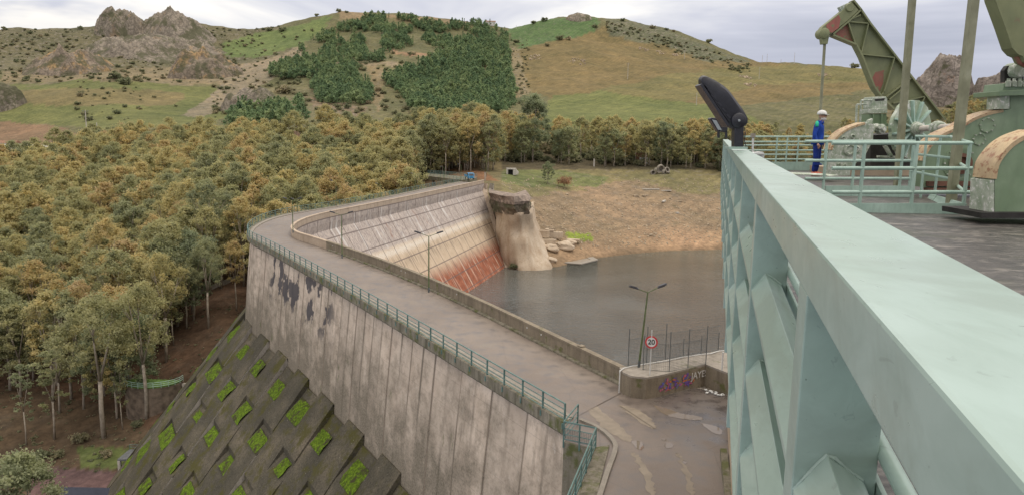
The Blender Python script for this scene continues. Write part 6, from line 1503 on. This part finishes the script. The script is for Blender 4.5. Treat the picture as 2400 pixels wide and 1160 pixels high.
# concrete leftovers on the shore
def slab_box(name, lab, cat, px, w_m, d_m, h_m, rot=0, mat='palecon', zoff=0, tilt=0):
    p = hit(*px, 180); q = MB(); a = np.array([math.cos(rot), math.sin(rot), tilt]); a /= np.linalg.norm(a); b = np.cross(ZV, a); b /= np.linalg.norm(b)
    q.box(p + [0, 0, h_m / 2 + zoff], w_m / 2, d_m / 2, h_m / 2, (a, b, np.cross(a, b))); return tag(q.build(name, MT[mat]), lab, cat), p
bk = thing('concrete_bunker', 'small square concrete culvert mouth with dark opening on the shore', 'bunker', hit(1198, 410, 200)); p = np.array(bk.location)
q = MB(); 
for b in (((-1.55, 0, 1.0), (.35, 1.5, 1.1)), ((1.3, 0, 1.0), (.6, 1.5, 1.1)), ((0, 0, 2.25), (1.9, 1.5, .22))): q.box(p + b[0], *b[1])
q.build('frame', MT['palecon'], bk); q = MB(); q.box(p + [-.2, .9, 1.0], 1.1, .3, 1.0); q.build('opening', MT['metalvoid'], bk)
q = MB(); q.prism([p + [1.9, -1.4, 2.3], p + [3.0, .5, 1.0], p + [2.8, .5, 0], p + [1.9, -1.4, 0]], (0, .5, 0)); q.build('wing_wall', MT['palecon'], bk)
hb_ = thing('ruined_hut', 'ruined brick pump hut with white plastered opening under the trees', 'hut', hit(1503, 384, 250)); p = np.array(hb_.location)
q = MB(); q.box(p + [0, 2, 3.4], 2.6, 2, 3.6); q.build('wall', MT['brick'], hb_); q = MB(); q.box(p + [.9, -.15, 1.3], 1.9, .3, 1.5); q.build('plaster_wall', MT['white'], hb_); q = MB(); q.box(p + [1.6, -.5, 1.3], .6, .1, .9); q.build('opening', MT['metalvoid'], hb_); q = MB(); q.box(p + [0, 2, 5.1], 2.9, 2.2, .15); q.build('ledge', MT['palecon'], hb_)
for k in (-1.2, .2): q = MB(); q.box(p + [k, -.05, 6.0], .45, .08, .5); q.build('window', MT['metalvoid'], hb_)
tb = thing('concrete_shelter', 'low concrete slab on short legs right of the ruined hut', 'shelter', hit(1560, 383, 250)); p = np.array(tb.location)
q = MB(); q.box(p + [0, 0, 1.9], 3.1, 1.5, .18); q.build('roof_slab', MT['conc'], tb)
for k in (-2.7, 2.5): q = MB(); q.box(p + [k, -1, .9], .22, .22, .95); q.build('leg', MT['palecon'], tb)
wq = thing('marker_post', 'pale square post standing on the shore in front of the trees', 'post', hit(1392, 391, 250)); p = np.array(wq.location); q = MB(); q.box(p + [0, 0, 1.6], .3, .3, 1.8); q.build('shaft', MT['palecon'], wq); q = MB(); q.box(p + [0, 0, 3.45], .36, .36, .08); q.build('cap', MT['kerb'], wq)
# heap of concrete pipe rings
hp = hit(1545, 408, 250)
for i, (dx, dzz, r_, tl, lab) in enumerate([(-3.2, .4, 1.1, .2, 'leftmost broken concrete ring in the heap on the shore'), (-1.5, 1.2, 1.3, .9, 'tilted concrete ring leaning on the left of the heap'), (.2, 2.3, 1.7, .35, 'topmost big concrete ring of the heap'), (1.6, .8, 1.2, 1.1, 'concrete ring at the front of the heap'), (2.9, 1.3, 1.3, .7, 'upper right concrete ring of the heap'), (3.4, .1, 1.0, .3, 'lowest right concrete ring of the heap')]):
    q = MB(); ax_ = np.array([math.sin(tl) * .8, -math.cos(tl), .35 * math.sin(i * 2)]); q.lathe(hp + [dx, i * .3 - 1, dzz], ax_, [(0, r_ * .72), (0, r_), (1.1, r_), (1.1, r_ * .72), (0, r_ * .72)], 18); tag(q.build('concrete_ring', MT['conc'], fix=False), lab, 'concrete ring', 'heap of concrete rings on the shore')
for i, (x, y, w_, d_, h_, r_, lab) in enumerate([(1525, 446, 7, 1.2, .3, .1, 'long pale broken slab on the shore'), (1560, 449, 4.5, 1.3, .3, -.4, 'pale slab fragment right of the long one'), (1490, 462, 1.8, 1.2, .8, .2, 'tan boulder left of the broken slabs'), (1512, 461, 3, 1, .5, .6, 'flat tan slab below the long pale one'), (1556, 475, 3.6, .8, .5, 1.1, 'angled pale stone beam on the shore'), (1592, 476, 2.2, .8, .35, 0, 'small flat stone right of the angled beam'), (1587, 503, 1.2, 1, .5, .5, 'small pale stone on the lower shore')]):
    slab_box('broken_slab', lab, 'slab', (x, y), w_, d_, h_, r_, 'stone' if 'tan' in lab or 'flat' in lab else 'palecon', tilt=.06 * (i % 3))
# stepped foundation walls and boulders beside the buttress
for i, (x, y, w_, d_, h_, r_, lab) in enumerate([(1262, 556, 6.5, 1.2, 2.0, -.12, 'longest stepped concrete foundation wall beside the buttress'), (1282, 553, 1.0, 3, 1.8, -.12, 'short cross wall of the stepped foundation'), (1296, 560, 6, 1.2, 1.8, -.12, 'right foundation wall near the green patch'), (1282, 572, 5.5, 1.5, 1.2, -.1, 'lower foundation wall by the boulders'), (1268, 543, 8, 1, .5, -.1, 'thin upper kerb of the foundation'), (1340, 568, 5, 2, .7, -.3, 'flat rock slab right of the foundation walls')]):
    slab_box('foundation_wall', lab, 'wall', (x, y), w_, d_, h_, r_, 'tancon')
for i, (x, y, s, lab) in enumerate([(1292, 588, 2.0, 'rounded tan boulder left of the pair by the water'), (1322, 584, 2.4, 'big rounded tan boulder above the stranded raft'), (1335, 574, 1.8, 'tan boulder behind the big one'), (1292, 612, 1.3, 'small boulder at the foot of the buttress')]):
    p = hit(x, y, 180); bm = bmesh.new(); bmesh.ops.create_icosphere(bm, subdivisions=3, radius=1)
    for v in bm.verts: k = 1 + .35 * mnoise.noise(v.co * 1.3 + Vector((i * 7, 0, 0))); v.co = Vector((v.co.x * k * s * 1.3, v.co.y * k * s, v.co.z * k * s * .62))
    me = bpy.data.meshes.new('boulder'); bm.to_mesh(me); bm.free(); me.materials.append(MT['tancon']); o = bpy.data.objects.new('boulder', me); COL.objects.link(o); o.location = Vector(p) + Vector((0, 0, s * .25)); tag(o, lab, 'boulder')
# stranded raft
rf = thing('stranded_raft', 'flat grey hexagonal raft frame stranded at the water edge', 'raft', atz(1350, 608, WL)); zr = WL + .45
op = [atz(x, y, zr) for x, y in ((1302, 605), (1318, 615), (1362, 618), (1402, 608), (1385, 599), (1330, 600))]; ct = sum(op) / 6; ip = [ct + (p - ct) * .66 for p in op]
q = MB()
for i in range(6): q.prism([op[i], op[(i + 1) % 6], ip[(i + 1) % 6], ip[i]], (0, 0, -.32))
q.build('deck_frame', MT['kerb'], rf); q = MB(); q.prism([p - [0, 0, .12] for p in ip], (0, 0, -.15)); q.build('muddy_centre', MT['mud'], rf)
q = MB(); q.prism([ct + (p - ct) * .97 - [0, 0, .32] for p in op], (0, 0, -.3)); q.build('float', MT['metalvoid'], rf)
# loose stones strewn over the shore: uncountable
rs_ = np.random.default_rng(5); V = []; Q = []
for k in range(2600):
    x, y = rs_.uniform(1170, 1700), 420 + 165 * rs_.random() ** 1.1; p = hit(x, y, 195) if k % 1 == 0 else None
    if p is None or p[2] < -20.5 or (y < 470 and rs_.random() < .6): continue
    s = rs_.uniform(.10, .34) * (1.6 if rs_.random() < .06 else 1); b = len(V); ax_ = np.linalg.qr(rs_.normal(size=(3, 3)))[0]
    for sx in (-1, 1):
        for sy in (-1, 1):
            for sz_ in (-1, 1): V.append(p + ax_[0] * sx * s + ax_[1] * sy * s * .75 + ax_[2] * sz_ * s * .6 * rs_.uniform(.6, 1.1))
    Q += [(b, b + 1, b + 3, b + 2), (b + 4, b + 6, b + 7, b + 5), (b, b + 4, b + 5, b + 1), (b + 2, b + 3, b + 7, b + 6), (b, b + 2, b + 6, b + 4), (b + 1, b + 5, b + 7, b + 3)]
o = bpy.data.objects.new('shore_stones', npmesh('shore_stones', V, Q, [MT['stone']])); COL.objects.link(o); o['kind'] = 'stuff'
# ------------------------------------------------------------ poles on the hill, houses, platform in the wood
for i, (x, y0, y1, lab, tr) in enumerate([(1471, 188, 148, 'utility pole with crossbar in the middle of the brown field', 1), (1604, 142, 118, 'thin pole high in the brown field', 0), (1779, 186, 158, 'pole in the field above the stony patches', 0), (203, 306, 258, 'pole with lamp beside the lone field tree', 1), (228, 312, 288, 'short pole right of the field pole', 0), (1632, 248, 218, 'short pole low in the field behind the trees', 0), (1786, 150, 130, 'thin pole on the right skyline', 0), (1797, 150, 127, 'second thin pole on the right skyline', 0), (1861, 152, 124, 'tallest thin pole on the right skyline', 0), (1830, 150, 140, 'shortest thin pole on the right skyline', 0), (1210, 70, 60, 'tiny pole on the crest by the green field', 0)]):
    p = hit(x, y0, 400)
    if p is None: p = hit(x, y0 + 8, 400)
    if p is None: continue
    t = thing('utility_pole', lab, 'pole', p); h = z_at(p, y1) - p[2]; q = MB(); q.tube([p, p + [0, 0, h]], [.28, .2], 6); q.build('shaft', MT['palecon'], t)
    if tr:
        q = MB(); q.beam(p + [-1.7, 0, h * .93], p + [1.7, 0, h * .93], .25, .25); q.build('crossbar', MT['greypost'], t)
        for k in (-1.5, 0, 1.5): q = MB(); q.lathe(p + [k, 0, h * .93], (0, 0, 1), [(0, .12), (.6, .12)], 6); q.build('insulator', MT['glass'], t)
def house(px, w_, d_, h_, rot, lab, roofm, name='farm_building', yd=None, n_w=3):
    p = hit(*px, 250) if yd is None else atz(*px, yd); t = thing(name, lab, 'building', p); a = np.array([math.cos(rot), math.sin(rot), 0]); b = np.array([-a[1], a[0], 0])
    q = MB(); q.box(p + ZV * h_ / 2, w_ / 2, d_ / 2, h_ / 2 + .5, (a, b, ZV)); q.build('wall', MT['roofwhite'], t)
    q = MB(); q.prism([p + a * (-w_ / 2 - .3) + b * (-d_ / 2 - .4) + ZV * (h_ + .5), p + a * (-w_ / 2 - .3) + b * (d_ / 2 + .4) + ZV * (h_ + .5), p + a * (-w_ / 2 - .3) + ZV * (h_ + .5 + d_ * .22)], a * (w_ + .6)); q.build('roof', MT[roofm], t)
    for k in range(n_w):
        c = p + a * (w_ * ((k + .5) / n_w - .5)) - b * (d_ / 2 + .02) + ZV * h_ * .55; q = MB(); q.box(c, .5, .04, .6, (a, b, ZV)); fr = q.build('window', MT['metalvoid'], t); q = MB(); q.box(c - ZV * .68, .6, .1, .06, (a, b, ZV)); q.build('sill', MT['palecon'], fr)
house((60, 364), 34, 6, 3.2, .02, 'long low white farm building at the left edge beyond the wood', 'roofwhite', n_w=8)
house((20, 352), 10, 6, 3.0, .1, 'small pinkish shed above the long white building', 'brick')
house((1105, 350), 12, 8, 9, .3, 'white two-storey house half hidden by the trees above the dam end', 'roofwhite', yd=3.0, n_w=4)
house((1010, 345), 16, 7, 5, -.1, 'low white house among the trees behind the wood', 'roofwhite', yd=4.0)
house((925, 352), 22, 6, 4, .1, 'grey-roofed shed by the trees above the far wood', 'slate', yd=3.0)
house((1150, 62), 14, 8, 5, .1, 'small house on the ridge above the pine wood', 'brick')
# round grassy platform with railing in the wood
cpf = hit(372, 975, 90); cpl = thing('round_platform', 'round concrete platform with grass top and pale green railing in the wood', 'platform', cpf)
cc_ = cpf + np.array([-2.6, 4.5, 0]); zt = z_at(cpf, 912); Rr = 5.2
ringp = [cc_ + np.array([math.cos(t) * Rr, math.sin(t) * Rr * .85, 0]) for t in np.linspace(math.pi * .95, math.pi * 2.02, 14)]
q = MB(); q.prism([p * [1, 1, 0] + [0, 0, cpf[2] - 2] for p in ringp], (0, 0, zt - cpf[2] + 2)); q.build('curved_wall', MT['oldwall'], cpl)
q = MB(); q.prism([cc_ + (p - cc_) * .97 * [1, 1, 0] - [0, 0, cc_[2]] + [0, 0, zt + .01] for p in ringp], (0, 0, .15)); q.build('grass_top', MT['ground'] if False else plain('green_grass_top', (.10, .17, .04), .9, .4, 1.5), cpl)
for hh in (.4, .75, 1.1): q = MB(); q.tube([p * [1, 1, 0] + [0, 0, zt + hh] for p in ringp], .05, 6); q.build('rail', MT['rail'], cpl)
for p in ringp[::1]: q = MB(); q.tube([p * [1, 1, 0] + [0, 0, zt], p * [1, 1, 0] + [0, 0, zt + 1.1]], .05, 5); q.build('post', MT['rail'], cpl)
q = MB(); e_ = ringp[-2]; q.prism([e_ * [1, 1, 0] + [.6, -.8, cpf[2] - 1], e_ * [1, 1, 0] + [2.6, -2.2, cpf[2] - 1], e_ * [1, 1, 0] + [1.4, .2, zt - .2], e_ * [1, 1, 0] + [.2, .2, zt - .2]], (.3, .5, 0)); q.build('buttress_fin', MT['conc'], cpl)
# valve hut at the toe, dark roof at the bottom edge
zv = -37.5; vh = thing('valve_shelter', 'small flat-roofed concrete shelter with railing at the foot of the dam', 'shelter', atz(325, 1110, zv - 3)); p = atz(318, 1066, zv)
q = MB(); q.box(p, 2.0, 1.9, .15); q.build('roof_slab', MT['slate'], vh)
for dx_, dy_ in ((-1.8, -1.7), (-1.8, 1.6), (1.0, -1.7)): q = MB(); q.box(p + [dx_, dy_, -2.6], .22, .22, 2.5); q.build('pillar', MT['palecon'], vh)
q = MB(); q.box(p + [.3, .5, -2.6], 1.4, 1.2, 2.4); q.build('wall', MT['conc'], vh)
q = MB(); q.tube([p + [-1.9, 1.8, 1.0], p + [1.9, 1.8, 1.0]], .04, 5); q.tube([p + [-1.9, 1.8, .6], p + [1.9, 1.8, .6]], .04, 5); [q.tube([p + [k, 1.8, .1], p + [k, 1.8, 1.0]], .04, 5) for k in (-1.9, 0, 1.9)]; q.build('railing', MT['damrail'], vh)
dr = thing('toe_building', 'dark-roofed low building at the bottom edge by the purple track', 'building', atz(205, 1165, -40)); p = atz(205, 1152, -38.5)
q = MB(); q.box(p + [0, -2, .1], 4.6, 3.0, .12); q.build('roof', plain('dark_blue_roof', (.035, .04, .06), .4, .2, 2), dr); q = MB(); q.box(p + [0, -2, -1.9], 4.2, 2.7, 1.9); q.build('wall', MT['conc'], dr)
# path with parapet below the bend
q = MB(); pa_ = [hit(x, y, 120) for x, y in ((455, 695), (490, 682), (525, 670), (560, 655))]
if all(p is not None for p in pa_):
    for a, b in zip(pa_[:-1], pa_[1:]): q.beam(a + [0, 0, .5], b + [0, 0, .5], .5, 1.1)
    tag(q.build('path_wall', MT['conc']), 'low grey wall along the path below the dam bend', 'wall')
